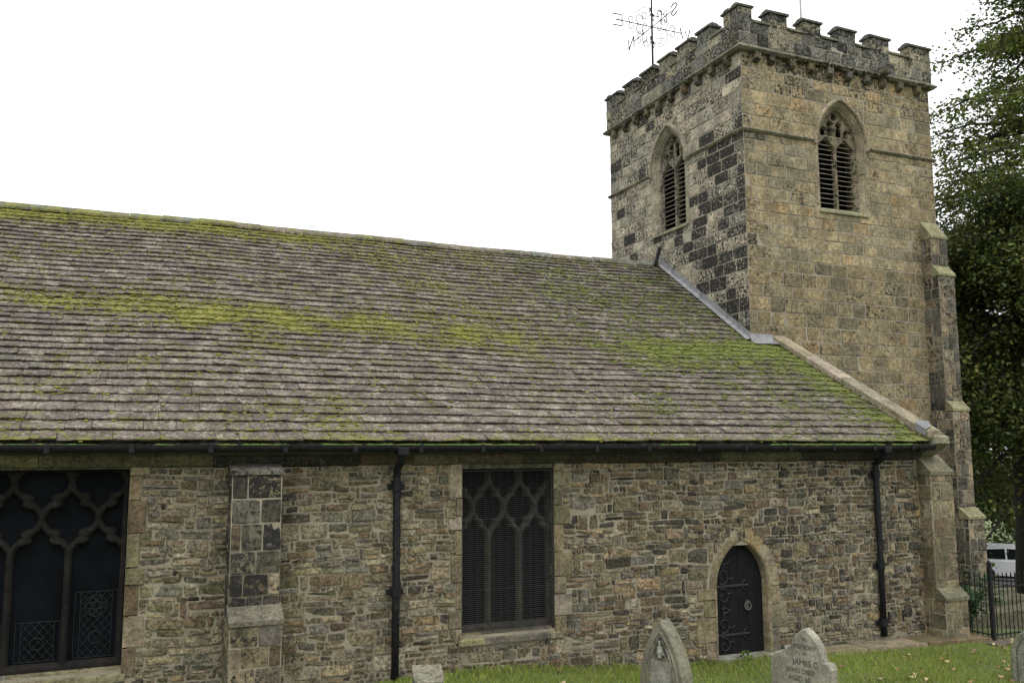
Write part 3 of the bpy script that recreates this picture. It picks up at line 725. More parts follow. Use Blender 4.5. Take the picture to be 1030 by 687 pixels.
for i, (px_, zb) in enumerate(((3.46, -.1), (12.12, .12))):
    pp = MB(); r = .052
    tube(pp, [(px_, GY, GZ-.06), (px_, GY, GZ-.15), (px_, GY+.1, GZ-.24), (px_, -.09, GZ-.33), (px_, -.09, 2.9), (px_+.005, -.09, 1.5), (px_, -.09, zb)], r, (1, 1, 1), 12)
    pipe = obj('downpipe', pp, M_iron, church, smooth=True, label=('black cast iron downpipe between the blackened buttress and the middle window' if i == 0 else 'black cast iron downpipe at the right end of the wall'))
    for z in ((2.82, 1.42) if i == 0 else (2.86, 1.3, .35)):
        cl = MB(); tube(cl, [(px_, -.09, z-.06), (px_, -.09, z+.06)], .068, (1, 1, 1), 14); tube(cl, [(px_, -.09, z+.045), (px_, -.09, z+.07)], .076, (1, 1, 1), 14); bbox(cl, (px_-.12, -.05, z-.04), (px_+.12, -.02, z+.03), (1, 1, 1), .006); obj('collar', cl, M_iron, pipe)
    hb = MB(); bbox(hb, (px_-.075, GY-.075, GZ-.14), (px_+.075, GY+.07, GZ-.03), (1, 1, 1), .012); obj('outlet', hb, M_iron, pipe)
# gable coping and kneeler
cp = MB(); nseg = 4; 
for i in range(nseg):
    t0, t1 = i/nseg, (i+1)/nseg; f_ = lambda t: (EY-.06+(KY-.02-EY+.06)*t, EZ+.10+(KZ-EZ+.0)*t)
    y0, z0 = f_(t0+.004); y1, z1 = f_(t1-.001); c = (*pick(dict(buff=2, pale=2.5)), .05); prof = [(13.14, 0), (13.14, .10), (13.20, .13), (13.44, .13), (13.5, .09), (13.5, 0)]
    V = np.array([(p[0], y0, z0+p[1]-.03) for p in prof]+[(p[0], y1, z1+p[1]-.03) for p in prof]); n = 6
    cp.add(V, [[j, j+n, (j+1) % n+n, (j+1) % n] for j in range(n)]+[list(range(n)), list(range(n, 2*n))[::-1]], c)
cop = obj('coping', cp, M_dress, church)
ld = MB(); y0, z0 = EY+.22, EZ+.10+.545*.28+.107; y1 = EY-.02; z1 = z0-.545*.24
V = [(13.12, y0, z0-.12), (13.12, y0, z0+.005), (13.19, y0, z0+.035), (13.46, y0, z0+.035), (13.12, y1, z1-.12), (13.12, y1, z1+.005), (13.19, y1, z1+.035), (13.30, y1+.05, z1+.065)]
ld.add(V, [[0, 1, 5, 4], [1, 2, 6, 5], [2, 3, 7, 6]], (1, 1, 1)); obj('lead_cap', ld, plain_mat('dull_lead', (.15, .152, .155), .7, .3, 6, .0), cop)
kn = MB(); prism(kn, [(EY-.13, EZ-.02), (EY-.12, EZ+.09), (EY+.05, EZ+.17), (.02, EZ+.10), (.02, EZ-.28), (-.12, EZ-.22)], lambda p_, q_, w: (w, p_, q_), 13.22, 13.56, (.17, .16, .11, .1)); obj('kneeler', kn, M_dress, cop)
# lead flashing against the tower
fl = MB(); n = 6
for i in range(n):
    sa, sb = SK-.02+(SR-SK-.05)*i/n, SK-.02+(SR-SK-.05)*(i+1)/n+.03; pts = []
    for s_ in (sa, sb):
        b0 = roofpt(np.array([12.52]), np.array([s_]), np.array([.055+.004*i % .008]))[0]; b1 = roofpt(np.array([12.40]), np.array([s_]), np.array([.062]))[0]; b2 = b0+np.array([0, 0, .17+random.uniform(-.015, .015)]); pts += [b1, b0+np.array([0, 0, .03]), b2]
    P = np.array(pts); off = np.array([-.010-.012*(i % 2), 0, .006*(i % 2)]); fl.add(P+off, [[0, 3, 4, 1], [1, 4, 5, 2]], (1, 1, 1))
P = [(12.5, 3.62, 5.66), (13.14, 3.62, 5.68), (13.14, 3.672, 5.83), (12.5, 3.672, 5.83), (12.5, 3.45, 5.58), (13.14, 3.45, 5.60)]
fl.add(P, [[0, 1, 2, 3], [4, 5, 1, 0]], (1, 1, 1)); obj('lead_flashing', fl, M_lead, roof_o)
op = MB(); tube(op, [(12.28, 7.04, 7.98), (12.42, 7.03, 8.44)], .05, (1, 1, 1), 8); obj('vent_stub', op, M_iron, church)

# ------------------------------------------------------------------ tower (a part of the church)
TX0, TX1, TY0, TY1 = 12.55, 18.4, 3.7, 9.68; ZS1, ZS2, ZP = 10.50, 12.36, 13.06
rows = [0.0]
while rows[-1] < 12.2: rows.append(rows[-1]+random.choice([.25, .27, .28, .30, .31, .33]))
rows[-1] = 12.36
def tcol(face):
    def f(u, v):
        if face == 'S':
            c = np.array(random.choices([(.28, .22, .14), (.26, .212, .14), (.235, .197, .135), (.30, .235, .152), (.195, .167, .12), (.30, .215, .125)], [5, 4, 3, 2, 1, .5])[0])*random.uniform(.9, 1.1)
            s = random.choices([.02, .12, .26, .45], [8, 7, 2.5, .6])[0]
            if u < .38 and v < 11: s = random.choices([.15, .4, .7], [5, 3, 1.4])[0]
            if v > 11.6: s = max(s, random.choice([.15, .3, .5]))
            c = c*np.array((.88, .90, .82))
            s += .30*max(0., float(vnoise(np.array(u*.9+9), np.array(v*.55)))-.5) + (.12 if ZS1-.45 < v < ZS1 or v > 11.9 else 0)
            if v < 7.6 or u > 5.1: c = c*np.array((.84, .82, .80)); s = max(s, random.choice([.1, .25, .36]))
        else:
            c = np.array(random.choices([(.31, .275, .205), (.28, .255, .195), (.24, .222, .175), (.35, .305, .225)], [4, 4, 3, 2])[0])*random.uniform(.85, 1.15)
            w = smooth01((u-3.3)/2.2)*smooth01((11.9-v)/1.2)*.9 + .30
            s = random.choices([.22, .42, .62, 1.0], [3*(1-w)+.2, 4*(1-w)+.6, 3.4, 6.5*w**1.2+.6])[0] + .25*(float(vnoise(np.array(u*1.1+3), np.array(v*.9)))-.5)
        return (*c, s)
    return f
bw = dict(w=1.42, sill=8.84, spring=10.45, apex=11.52); ad = arch_d(bw['w'], bw['spring'], bw['apex'])
tw = MB(); EF = Frame((TX0, TY1, 0), (0, -1, 0), (0, 0, 1), (-1, 0, 0)); SF = Frame((TX0, TY0, 0), (1, 0, 0), (0, 0, 1), (0, -1, 0))
CE, CS = TY1-6.70, 15.40-TX0
def hole(c): 
    def f(v):
        if v < bw['sill']-.04: return None
        hw = ad.half(v, .13); return (c-hw, c+hw) if hw > 0 else None
    return f
for fr, w, c, fc in ((EF, TY1-TY0, CE, 'E'), (SF, TX1-TX0, CS, 'S')):
    hl = [(c-ad.half(v, .09), v) for v in np.concatenate([[bw['sill']-.05], np.linspace(bw['spring'], bw['apex']-.01, 14)])]; hr_ = [(2*c-p[0], p[1]) for p in hl[::-1]]
    sheet(tw, fr, [(.0, -.3), (w, -.3), (w, 12.4), (.0, 12.4)], [hl+hr_], (.3, .3, .3), .001, 1)
    r2_ = rows if fc == 'S' else [r for r in rows if r > 4.5]
    ashlar(tw, fr, w, 0, tcol(fc), bl=(.32, .66), rows=r2_, holes=[hole(c)], hi=.012, gap=.010 if fc == 'E' else .008, rough=.0018)
for fr, w in ((Frame((TX1, TY0, 0), (0, 1, 0), (0, 0, 1), (1, 0, 0)), TY1-TY0), (Frame((TX1, TY1, 0), (-1, 0, 0), (0, 0, 1), (0, 1, 0)), TX1-TX0)):
    sheet(tw, fr, [(.0, -3), (w, -3), (w, 12.4), (.0, 12.4)], [], (.3, .3, .3), -.008, 1); ashlar(tw, fr, w, 0, tcol('S'), bl=(.4, .8), rows=rows, hi=.014, gap=.005, nu=4, nv=4)
prism(tw, [(TX0+.2, TY0+.2), (TX1-.2, TY0+.2), (TX1-.2, TY1-.2), (TX0+.2, TY1-.2)], lambda p_, q_, w: (p_, q_, w), 12.3, 12.45, (.2, .2, .2, 0))
tower = obj('tower', tw, [M_ash, M_mor2], church, smooth=True)
# string courses
def ring(mb, prof, gapf=None, col=(.2, .18, .13, .3), faces='ESWN'):
    """moulded band round the tower; prof = (outset, z)"""
    for f_, (a, b) in dict(E=(TY0, TY1), S=(TX0, TX1), W=(TY0, TY1), N=(TX0, TX1)).items():
        if f_ not in faces: continue
        segs = [(a, b)]
        if gapf and f_ in gapf: c, hw = gapf[f_]; segs = [(a, c-hw), (c+hw, b)]
        for (s, e) in segs:
            if e-s < .01: continue
            n = max(1, int((e-s)/.7)); V = []; L0 = [s+(e-s)*i/n for i in range(n+1)]
            for i in range(n):
                c = (np.array(col[:3])*random.uniform(.8, 1.2)).tolist()+[col[3]*random.uniform(.2, 1.6)]
                u0, u1 = L0[i], L0[i+1]; V = []
                for u, isend in ((u0, u0 == a), (u1, u1 == b)):
                    for (o, z) in prof:
                        uu = u + (-o if isend and u == a else (o if isend else 0)) + (.002 if not isend and u == u0 else 0)
                        V.append({'E': (TX0-o, uu, z), 'S': (uu, TY0-o, z), 'W': (TX1+o, uu, z), 'N': (uu, TY1+o, z)}[f_])
                m_ = len(prof); F = [[j, (j+1) % m_, (j+1) % m_+m_, j+m_] for j in range(m_)]+[list(range(m_))[::-1], list(range(m_, 2*m_))]
                if f_ in 'EN': F = [q[::-1] for q in F]
                mb.add(V, F, c)
SGP = [(-.03, ZS1-.05), (.03, ZS1-.045), (.075, ZS1), (.075, ZS1+.025), (-.03, ZS1+.09)]
for f_, g0, lab in (('E', 6.70, 'left'), ('S', 15.40, 'right')):
    lo_, hi_ = ((TY0, TY1) if f_ == 'E' else (TX0, TX1))
    for side, (a, b) in enumerate(((lo_, g0-.80), (g0+.80, hi_))):
        sg = MB(); half_ = (g0-.8-lo_)/2 if side == 0 else (hi_-g0-.8)/2
        c0 = g0+.8+ (hi_-g0-.8) if side == 0 else lo_-.0
        ring(sg, SGP, {f_: ((hi_+a_b)/2, (hi_-a_b)/2) for a_b in (g0-.8,)} if side == 0 else {f_: ((lo_+g0+.8)/2, (g0+.8-lo_)/2)}, (.19, .17, .12, .35), f_); obj('string_course', sg, M_dress, tower)
for f_ in 'WN':
    sg = MB(); ring(sg, SGP, None, (.19, .17, .12, .35), f_); obj('string_course', sg, M_dress, tower)
sg = MB(); ring(sg, [(-.03, ZS2-.02), (.10, ZS2-.01), (.16, ZS2+.04), (.16, ZS2+.07), (.07, ZS2+.15), (-.03, ZS2+.15)], None, (.16, .15, .11, .5)); obj('string_course', sg, M_dress, tower, label='heavy string course under the battlements')
def corbel(x, y, dx, dy):
    mb = MB(); h = .21; w = .078; pr = [(-.03, 0), (.06, .0), (.13, .06), (.14, h), (-.03, h)]; c = (*pick(dict(buff=2, grey=1.5, brown=1)), random.choice([.3, .5, .7]))
    z0 = ZS2-.02-h
    prism(mb, pr, (lambda p_, q_, s: (x-p_, y+s, z0+q_)) if dx else (lambda p_, q_, s: (x+s, y-p_, z0+q_)), -w, w, c); obj('corbel', mb, M_dress, tower)
for yy in np.linspace(4.12, 9.3, 10): corbel(TX0, yy, 1, 0)
for xx in (12.95, 13.36, 13.96, 14.52, 15.1, 15.7, 16.26, 16.78, 17.34, 17.94): corbel(xx, TY0, 0, 1)
# parapet with merlons
pa = MB(); O = .075; T_ = .30; ZA = ZS2+.15
def pcol(): return (*(np.array(random.choice([(.20, .18, .13), (.15, .145, .12), (.24, .21, .145), (.12, .115, .1)]))*random.uniform(.85, 1.15)), random.choices([.35, .5, .68, .85], [2, 3, 3, 2])[0])
xa, xb, ya, yb = TX0-O, TX1+O, TY0-O, TY1+O
for lo_, hi_ in (((xa, ya, ZA-.02), (xb, ya+T_, ZP)), ((xa, yb-T_, ZA-.02), (xb, yb, ZP)), ((xa, ya+T_, ZA-.02), (xa+T_, yb-T_, ZP)), ((xb-T_, ya+T_, ZA-.02), (xb, yb-T_, ZP))):
    lo2 = np.array(lo_)+.012; hi2 = np.array(hi_)-.012; bbox(pa, lo2, hi2, (.25, .23, .18, .2), .004, m=1)
fE = Frame((xa+.01, yb, 0), (0, -1, 0), (0, 0, 1), (-1, 0, 0)); fS = Frame((xa, ya+.01, 0), (1, 0, 0), (0, 0, 1), (0, -1, 0)); fW = Frame((xb-.01, ya, 0), (0, 1, 0), (0, 0, 1), (1, 0, 0)); fN = Frame((xb, yb-.01, 0), (-1, 0, 0), (0, 0, 1), (0, 1, 0))
fEi = Frame((xb-T_+.01, yb, 0), (0, -1, 0), (0, 0, 1), (-1, 0, 0)); fSi = Frame((xb, yb-T_+.01, 0), (-1, 0, 0), (0, 0, 1), (0, -1, 0))
for fr, w in ((fE, yb-ya), (fS, xb-xa), (fW, yb-ya), (fN, xb-xa)):
    ashlar(pa, fr, w, 0, lambda u, v: pcol(), rows=[ZA, ZA+.29, ZP], bl=(.32, .6), hi=.008, gap=.005)
par = obj('parapet', pa, [M_ash, M_mor2], tower, smooth=True)
def merlon(x0, x1, y0, y1):
    mb = MB(); zt = 13.39
    bbox(mb, (x0+.006, y0+.006, ZP-.02), (x1-.006, y1-.006, zt), pcol(), .012, .002)
    if max(x1-x0, y1-y0) > .0:   # courses
        if x1-x0 > y1-y0: ashlar(mb, Frame((x0, y0+.006, 0), (1, 0, 0), (0, 0, 1), (0, -1, 0)), x1-x0, 0, lambda u, v: pcol(), rows=[ZP, (ZP+zt)/2, zt], bl=(.25, .4), hi=.008)
    dark = (.085, .082, .068, random.choice([.2, .35, .5])); ov = .035; zc = zt
    lo_, hi_ = (x0-ov, y0-ov), (x1+ov, y1+ov); V = []
    for (e, z) in ((0, zc), (0, zc+.05), (.03, zc+.07)):
        V += [(lo_[0]+e, lo_[1]+e, z), (hi_[0]-e, lo_[1]+e, z), (hi_[0]-e, hi_[1]-e, z), (lo_[0]+e, hi_[1]-e, z)]
    if x1-x0 >= y1-y0: m_ = (y0+y1)/2; V += [(lo_[0]+.04, m_-.06, zc+.125), (hi_[0]-.04, m_-.06, zc+.125), (hi_[0]-.04, m_+.06, zc+.125), (lo_[0]+.04, m_+.06, zc+.125)]
    else: m_ = (x0+x1)/2; V += [(m_-.06, lo_[1]+.04, zc+.125), (m_+.06, lo_[1]+.04, zc+.125), (m_+.06, hi_[1]-.04, zc+.125), (m_-.06, hi_[1]-.04, zc+.125)]
    V = np.array(V)+rng.normal(0, .004, (16, 3))
    F = [[3, 2, 1, 0]]+[[k*4+j, k*4+(j+1) % 4, (k+1)*4+(j+1) % 4, (k+1)*4+j] for k in range(3) for j in range(4)]+[[12, 13, 14, 15]]
    mb.add(V, F, dark); obj('merlon', mb, M_ash, tower)
def crcap(x0, x1, y0, y1, axis):
    mb = MB(); c = (.13, .13, .09, random.choice([.1, .25]))
    if axis == 'x': prism(mb, [(y0-.03, ZP), (y0-.03, ZP+.045), ((y0+y1)/2, ZP+.17), (y1+.03, ZP+.045), (y1+.03, ZP)], lambda p_, q_, s: (s, p_, q_), x0+.008, x1-.008, c)
    else: prism(mb, [(x0-.03, ZP), (x0-.03, ZP+.045), ((x0+x1)/2, ZP+.17), (x1+.03, ZP+.045), (x1+.03, ZP)], lambda p_, q_, s: (p_, s, q_), y0+.008, y1-.008, c)
    return mb
SM = [(xa, 12.86), (13.34, 13.88), (14.36, 14.90), (15.44, 15.98), (16.46, 17.08), (17.74, xb)]
EM = [(ya, 4.22), (4.72, 5.26), (5.56, 6.12), (6.42, 6.96), (7.28, 7.86), (8.18, 8.74), (9.12, yb)]
WM = [(ya, 4.3), (5.0, 5.6), (6.3, 6.9), (7.6, 8.2), (9.1, yb)]; NM = [(xa, 13.1), (13.9, 14.5), (15.2, 15.8), (16.5, 17.1), (17.7, xb)]
caps = MB()
def addmb(a, b): 
    n = a.n
    for V, C in zip(b.V, b.C): a.V.append(V); a.C.append(C)
    a.F.extend([[i+n for i in f] for f in b.F]); a.M.extend(b.M); a.S.extend(b.S); a.n += b.n
for (y0, y1), lst in (((ya, ya+T_), SM), ((yb-T_, yb), NM)):
    for i, (a, b) in enumerate(lst): merlon(a, b, y0, y1)
    for (a, b), (c, d) in zip(lst[:-1], lst[1:]): obj('embrasure_coping', crcap(b, c, y0, y1, 'x'), M_ash, tower)
for (x0, x1), lst in (((xa, xa+T_), EM), ((xb-T_, xb), WM)):
    for i, (a, b) in enumerate(lst):
        if i == 0: a = ya+T_+.02
        if i == len(lst)-1: b = yb-T_-.02
        merlon(x0, x1, a, b)
    for (a, b), (c, d) in zip(lst[:-1], lst[1:]): obj('embrasure_coping', crcap(x0, x1, b, c, 'y'), M_ash, tower)

sp_ = MB(); tube(sp_, [(16.72, TY0, 12.46), (16.74, TY0-.35, 12.40)], .045, (.06, .06, .05, .3), 8); bbox(sp_, (16.63, TY0-.3, 12.42), (16.83, TY0-.02, 12.56), (.1, .095, .07, .4), .02, .01); obj('gargoyle_spout', sp_, M_dress, tower)
# belfry windows
def belfry(fr, c, nm, lab):
    f2 = Frame(fr(np.array(c), np.array(0.), np.array(0.)), fr.u, fr.v, fr.n)
    cen = f2(np.array(0.), np.array(bw['sill']), np.array(0.))
    root = bpy.data.objects.new('belfry_window', None); sc.collection.objects.link(root); root.parent = church; root.location = Vector(cen.tolist())-wloc(church); root['label'] = lab
    S, A, W_ = bw['spring'], bw['apex'], bw['w']; mb = MB(); fr_d = .115
    def hf(U, V):
        d = ad(U, V); dv = V-bw['sill']
        dd2 = np.minimum(d, dv+.02)
        hood = np.where(V > S-.03, .07*smooth01((d+.135)/.012)*(1-smooth01((d+.06)/.02)), 0)
        h = .018*smooth01((d+.15)/.015)-.03*(1-smooth01((d+.15)/.015)) + hood
        spl = np.clip(d, 0, fr_d)/fr_d; h = h - .025*smooth01(d/.01) - spl*.05 - .035*smooth01((d-.05)/.01) - .07*smooth01((d-.095)/.012)
        # sloping sill
        hs = 0
        # tracery openings
        mx = .048; a = W_/2-fr_d; cx = a/2
        top = S+.20
        lw = np.where(V < top-.25, cx, cx*(.5+.5*np.cos(PI*np.clip((V-top+.25)/.42, 0, 1)))); lw = np.where(V > top+.17, -1, lw)
        L_ = lw-np.abs(np.abs(U)-cx)-mx
        for sx in (-1, 1): L_ = np.minimum(L_, np.hypot(np.abs(U)-cx-sx*(cx-.03), (V-top+.12))-.055)
        ph = lambda c_, hw, v0, v1: np.minimum(hw-np.abs(np.abs(U)-c_), np.minimum(V-v0, (v1-V)-np.abs(np.abs(U)-c_)*.9))
        P1 = ph(.135, .08, top+.12, top+.50); P1 = np.minimum(P1, np.hypot(np.abs(U)-.135-.085, V-top-.34)-.035); P1 = np.minimum(P1, np.hypot(np.abs(U)-.135+.085, V-top-.34)-.035)
        P2 = ph(.36, .07, top+.12, top+.32); P3 = .08-np.hypot(U, (V-top-.60)*1.0)
        D = np.maximum.reduce([L_, P1, P2, P3]); D = np.minimum(D, np.minimum(d-fr_d-.02, dv-.13))
        h = h - np.clip(D+.035, 0, .035)*.9 - .34*smooth01(D/.02)
        h = np.where(d > .02, np.maximum(h, np.minimum(h, 0)), h); low = smooth01((.16-dv)/.05)
        h = h*(1-low) + (-.02-.28*np.clip(dv/.16, 0, 1))*low if False else np.where((dv < .13) & (d > 0), np.maximum(h, -np.clip(dv+.02, 0, .3)*1.7), h)
        return h+.002*vnoise(U*25, V*25)
    def cf(u, v, h):
        d = ad(u, v); seg = np.floor((v+9*(u > 0))*2.3)*7+(d < -.03)*3; C = np.zeros((len(u), 4))
        for s in np.unique(seg):
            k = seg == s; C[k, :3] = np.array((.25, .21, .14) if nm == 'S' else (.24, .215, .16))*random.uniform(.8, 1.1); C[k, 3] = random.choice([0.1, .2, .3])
        C[:, :3] *= np.where(h < -.13, .72, 1)[:, None]; C[:, 3] += np.where(h < -.13, .3, 0)   # inner tracery coloured darker below a set depth
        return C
    us = np.arange(-W_/2-.17, W_/2+.171, .014); vv = np.arange(bw['sill']-.02, A+.19, .014)
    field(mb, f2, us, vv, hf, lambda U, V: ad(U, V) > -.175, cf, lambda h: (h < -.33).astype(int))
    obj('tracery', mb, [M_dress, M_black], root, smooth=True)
    sl = MB(); q_ = f2; o = f2.o
    pr = [(-.02, -.06), (.05, -.05), (.05, -.01), (-.19, .13), (-.19, -.06)]
    prism(sl, pr, lambda p_, q2, s: tuple(f2(np.array(s), np.array(bw['sill']+q2), np.array(p_))), -W_/2-.04, W_/2+.04, (.2, .2, .12, .15)); obj('sill', sl, M_dress, root)
    n = 15; z = bw['sill']+.13
    for i in range(n):
        lv = MB(); zz = z+i*(1.80/n); t2 = .016
        pr = [(-.215, zz-.0), (-.215, zz+t2), (-.42, zz+.07+t2), (-.42, zz+.07)]
        prism(lv, pr, lambda p_, q2, s: tuple(f2(np.array(s), np.array(q2+.006*math.sin(i*2.3+s*3)), np.array(p_))), -W_/2+fr_d+.015, -.03, (1, 1, 1))
        prism(lv, pr, lambda p_, q2, s: tuple(f2(np.array(s), np.array(q2+.006*math.sin(i*1.3+s*2)), np.array(p_))), .03, W_/2-fr_d-.015, (1, 1, 1)); obj('louvre', lv, M_louv, root)
belfry(SF, CS, 'S', 'louvred belfry window in the right, warm buff tower face'); belfry(EF, CE, 'E', 'louvred belfry window in the left, sooty tower face')
# stepped buttress at the tower corner
tb = lambda u, v: (*(np.array(random.choice([(.21, .18, .125), (.15, .14, .105), (.25, .20, .13), (.11, .1, .08)]))*random.uniform(.6, .95)), random.choice([.2, .35, .5, .6]))
buttress('buttress', church, 17.84, 18.36, [(-.2, 1.72, 2.85, 3.06, 1.95), (1.72, 4.21, 3.08, 3.24, 4.45), (4.21, 7.47, 3.24, 3.40, 7.74), (7.47, 8.42, 3.40, 3.71, 8.92)], tb, ybase=3.7, label='tall stepped buttress on the right corner of the tower', cap=(.19, .18, .10))

# ------------------------------------------------------------------ things on the tower
VX, VY, VZ = 13.82, 9.3, 12.42
vane = thing('weather_vane', (VX, VY, VZ), 'wrought iron weather vane with compass letters and scrollwork on the tower top', 'weather vane')
HZ = 15.72
mb = MB(); tube(mb, [(VX, VY, VZ), (VX, VY, 14.4), (VX, VY, 17.6)], [.045, .034, .022], (1, 1, 1), 8); tube(mb, [(VX, VY, 16.72), (VX, VY, 16.8), (VX, VY, 16.88)], [.03, .08, .03], (1, 1, 1), 8); obj('pole', mb, M_iron, vane)
AR = 1.02
for nm, dx, dy in (('E', -1, 0), ('W', 1, 0), ('N', 0, 1), ('S', 0, -1)):
    mb = MB(); tube(mb, [(VX, VY, HZ), (VX+dx*AR, VY+dy*AR, HZ)], .014, (1, 1, 1), 6)
    for s in (1, -1):      # scrolls either side of the arm
        for (r0, cc) in ((.20, .38), (.12, .7)):
            P = sp(cc, s*r0*.9, r0, .04, -s*PI/2, s*PI*1.4, 18); tube(mb, [(VX+dx*p[0], VY+dy*p[0], HZ+p[1]) for p in P], .012, (1, 1, 1), 5)
    arm = obj('arm', mb, M_iron, vane)
    LW, LH = .30, .34; G = dict(E=[[(1, 0), (0, 0), (0, 1), (1, 1)], [(0, .5), (.7, .5)]], W=[[(-.1, 1), (.22, 0), (.5, .8), (.78, 0), (1.1, 1)]], N=[[(0, 0), (0, 1), (1, 0), (1, 1)]], S=[[(1, .85), (.7, 1), (.25, .97), (0, .75), (.25, .55), (.75, .45), (1, .25), (.75, .03), (.3, 0), (0, .15)]])[nm]
    lm = MB(); 
    for pl in G:
        q = []
        for (a, b_) in pl:
            # letters lie in the plane of their arm, read from the south/east
            if dx: q.append((VX+dx*AR + (a-.5)*LW*(-1 if nm == 'E' else 1) + dx*LW*.5, VY, HZ-LH/2+b_*LH))
            else: q.append((VX, VY+dy*AR+(a-.5)*LW+dy*LW*.5, HZ-LH/2+b_*LH))
        tube(lm, q, .019, (1, 1, 1), 5)
    obj('letter', lm, M_iron, arm, label='letter '+nm)
mb = MB()
for a in np.linspace(0, 2*PI, 5)[:-1]+PI/4:
    for (r0, zz) in ((.16, HZ+.42), (.14, HZ-.45), (.2, 14.3)):
        P = sp(.04+r0, 0, r0, .03, PI, PI*3.2, 16); tube(mb, [(VX+math.cos(a)*p[0], VY+math.sin(a)*p[0], zz+p[1]) for p in P], .012, (1, 1, 1), 5)
for r in (.62,): tube(mb, [(VX+r*math.cos(t), VY, HZ+r*math.sin(t)) for t in np.linspace(.3, 1.2, 12)], .011, (1, 1, 1), 5); tube(mb, [(VX+r*math.cos(t), VY, HZ+r*math.sin(t)) for t in np.linspace(-1.2, -.4, 12)], .011, (1, 1, 1), 5); tube(mb, [(VX-r*math.cos(t), VY, HZ+r*math.sin(t)) for t in np.linspace(.6, 1.3, 12)], .011, (1, 1, 1), 5)
obj('scrollwork', mb, M_iron, vane)
mb = MB(); tube(mb, [(16.2, 5.7, 12.44), (16.2, 5.7, 17.8)], [.035, .02], (1, 1, 1), 8)
obj('flagpole', mb, plain_mat('grey_pole_paint', (.35, .35, .36), .5, .1), label='thin pale flagpole rising behind the battlements of the tower', cat='flagpole')

# ------------------------------------------------------------------ churchyard things
M_hs = stone_mat('headstone_stone', soot=(.03, .03, .024), fine=30, bs=.35, bd=.008, var=.2, green=.35, lichen=.22)
def headstone(x, y, outline, T, rot, col, label, z=None, tilt=0., extra=None, cat='headstone'):
    z = float(gz(x, y))-.02 if z is None else z
    root = thing('headstone', (x, y, z), label, cat, 'headstones in front of the church'); root.rotation_euler = (R(tilt), 0, rot)
    mb = MB(); n = len(outline); ins = .018
    o = np.array(outline, float); c = np.array([0, o[:, 1].mean()])
    def inset(d):      # offset along averaged edge normals
        e = np.roll(o, -1, 0)-o; nn_ = np.stack([e[:, 1], -e[:, 0]], 1); nn_ /= np.linalg.norm(nn_, axis=1)[:, None]+1e-9; v = nn_+np.roll(nn_, 1, 0); v /= np.linalg.norm(v, axis=1)[:, None]+1e-9
        return o - v*d
    i_ = inset(ins); V = [(-p[0], -T/2, p[1]) for p in i_]  # front at -y local
    V = [(p[0], -T/2, p[1]) for p in i_]+[(p[0], -T/2+ins, p[1]) for p in o]+[(p[0], T/2-ins, p[1]) for p in o]+[(p[0], T/2, p[1]) for p in i_]
    F = [[k*n+j, k*n+(j+1) % n, (k+1)*n+(j+1) % n, (k+1)*n+j] for k in range(3) for j in range(n)]+[list(range(n))[::-1], list(range(3*n, 4*n))]
    V = np.array(V); cc = V.mean(0); vol = 0
    for f in F[:-2]:
        p = V[f]; vol += np.dot(p.mean(0)-cc, np.cross(p[1]-p[0], p[2]-p[0]))
    if vol < 0: F = [f[::-1] for f in F]
    mb.add(V, F, col); obj('slab', mb, M_hs, root, local=True)
    if extra: extra(root)
    return root
def lancet(w, hs, ha, n=12):
    d = arch_d(w, hs, ha); L_ = [(-w/2*1.04, -.1), (w/2*1.04, -.1), (w/2, hs)]; P = [(d.half(v), v) for v in hs+(ha-hs)*np.sin(np.linspace(0, PI/2, n))[1:-1]]
    return L_+P+[(0, ha)]+[(-p[0], p[1]) for p in P[::-1]]+[(-w/2, hs)]
M_inc = plain_mat('carved_letter_black', (.045, .044, .04), .8, .5, 60)
def inscription(root, lines, ysurf, mat=M_inc):
    for (txt, cx, cz, size) in lines:
        cu = bpy.data.curves.new('inscription', 'FONT'); cu.body = txt; cu.size = size; cu.align_x = 'CENTER'; cu.extrude = .0015
        to = bpy.data.objects.new('tmp', cu); sc.collection.objects.link(to); bpy.context.view_layer.update()
        me = bpy.data.meshes.new_from_object(to.evaluated_get(bpy.context.evaluated_depsgraph_get())); sc.collection.objects.unlink(to); bpy.data.objects.remove(to)
        me.transform(Matrix.Rotation(PI/2, 4, 'X')); me.materials.clear(); me.materials.append(mat)
        o = bpy.data.objects.new('inscription', me); sc.collection.objects.link(o); o.parent = root; o.location = (cx, ysurf, cz)
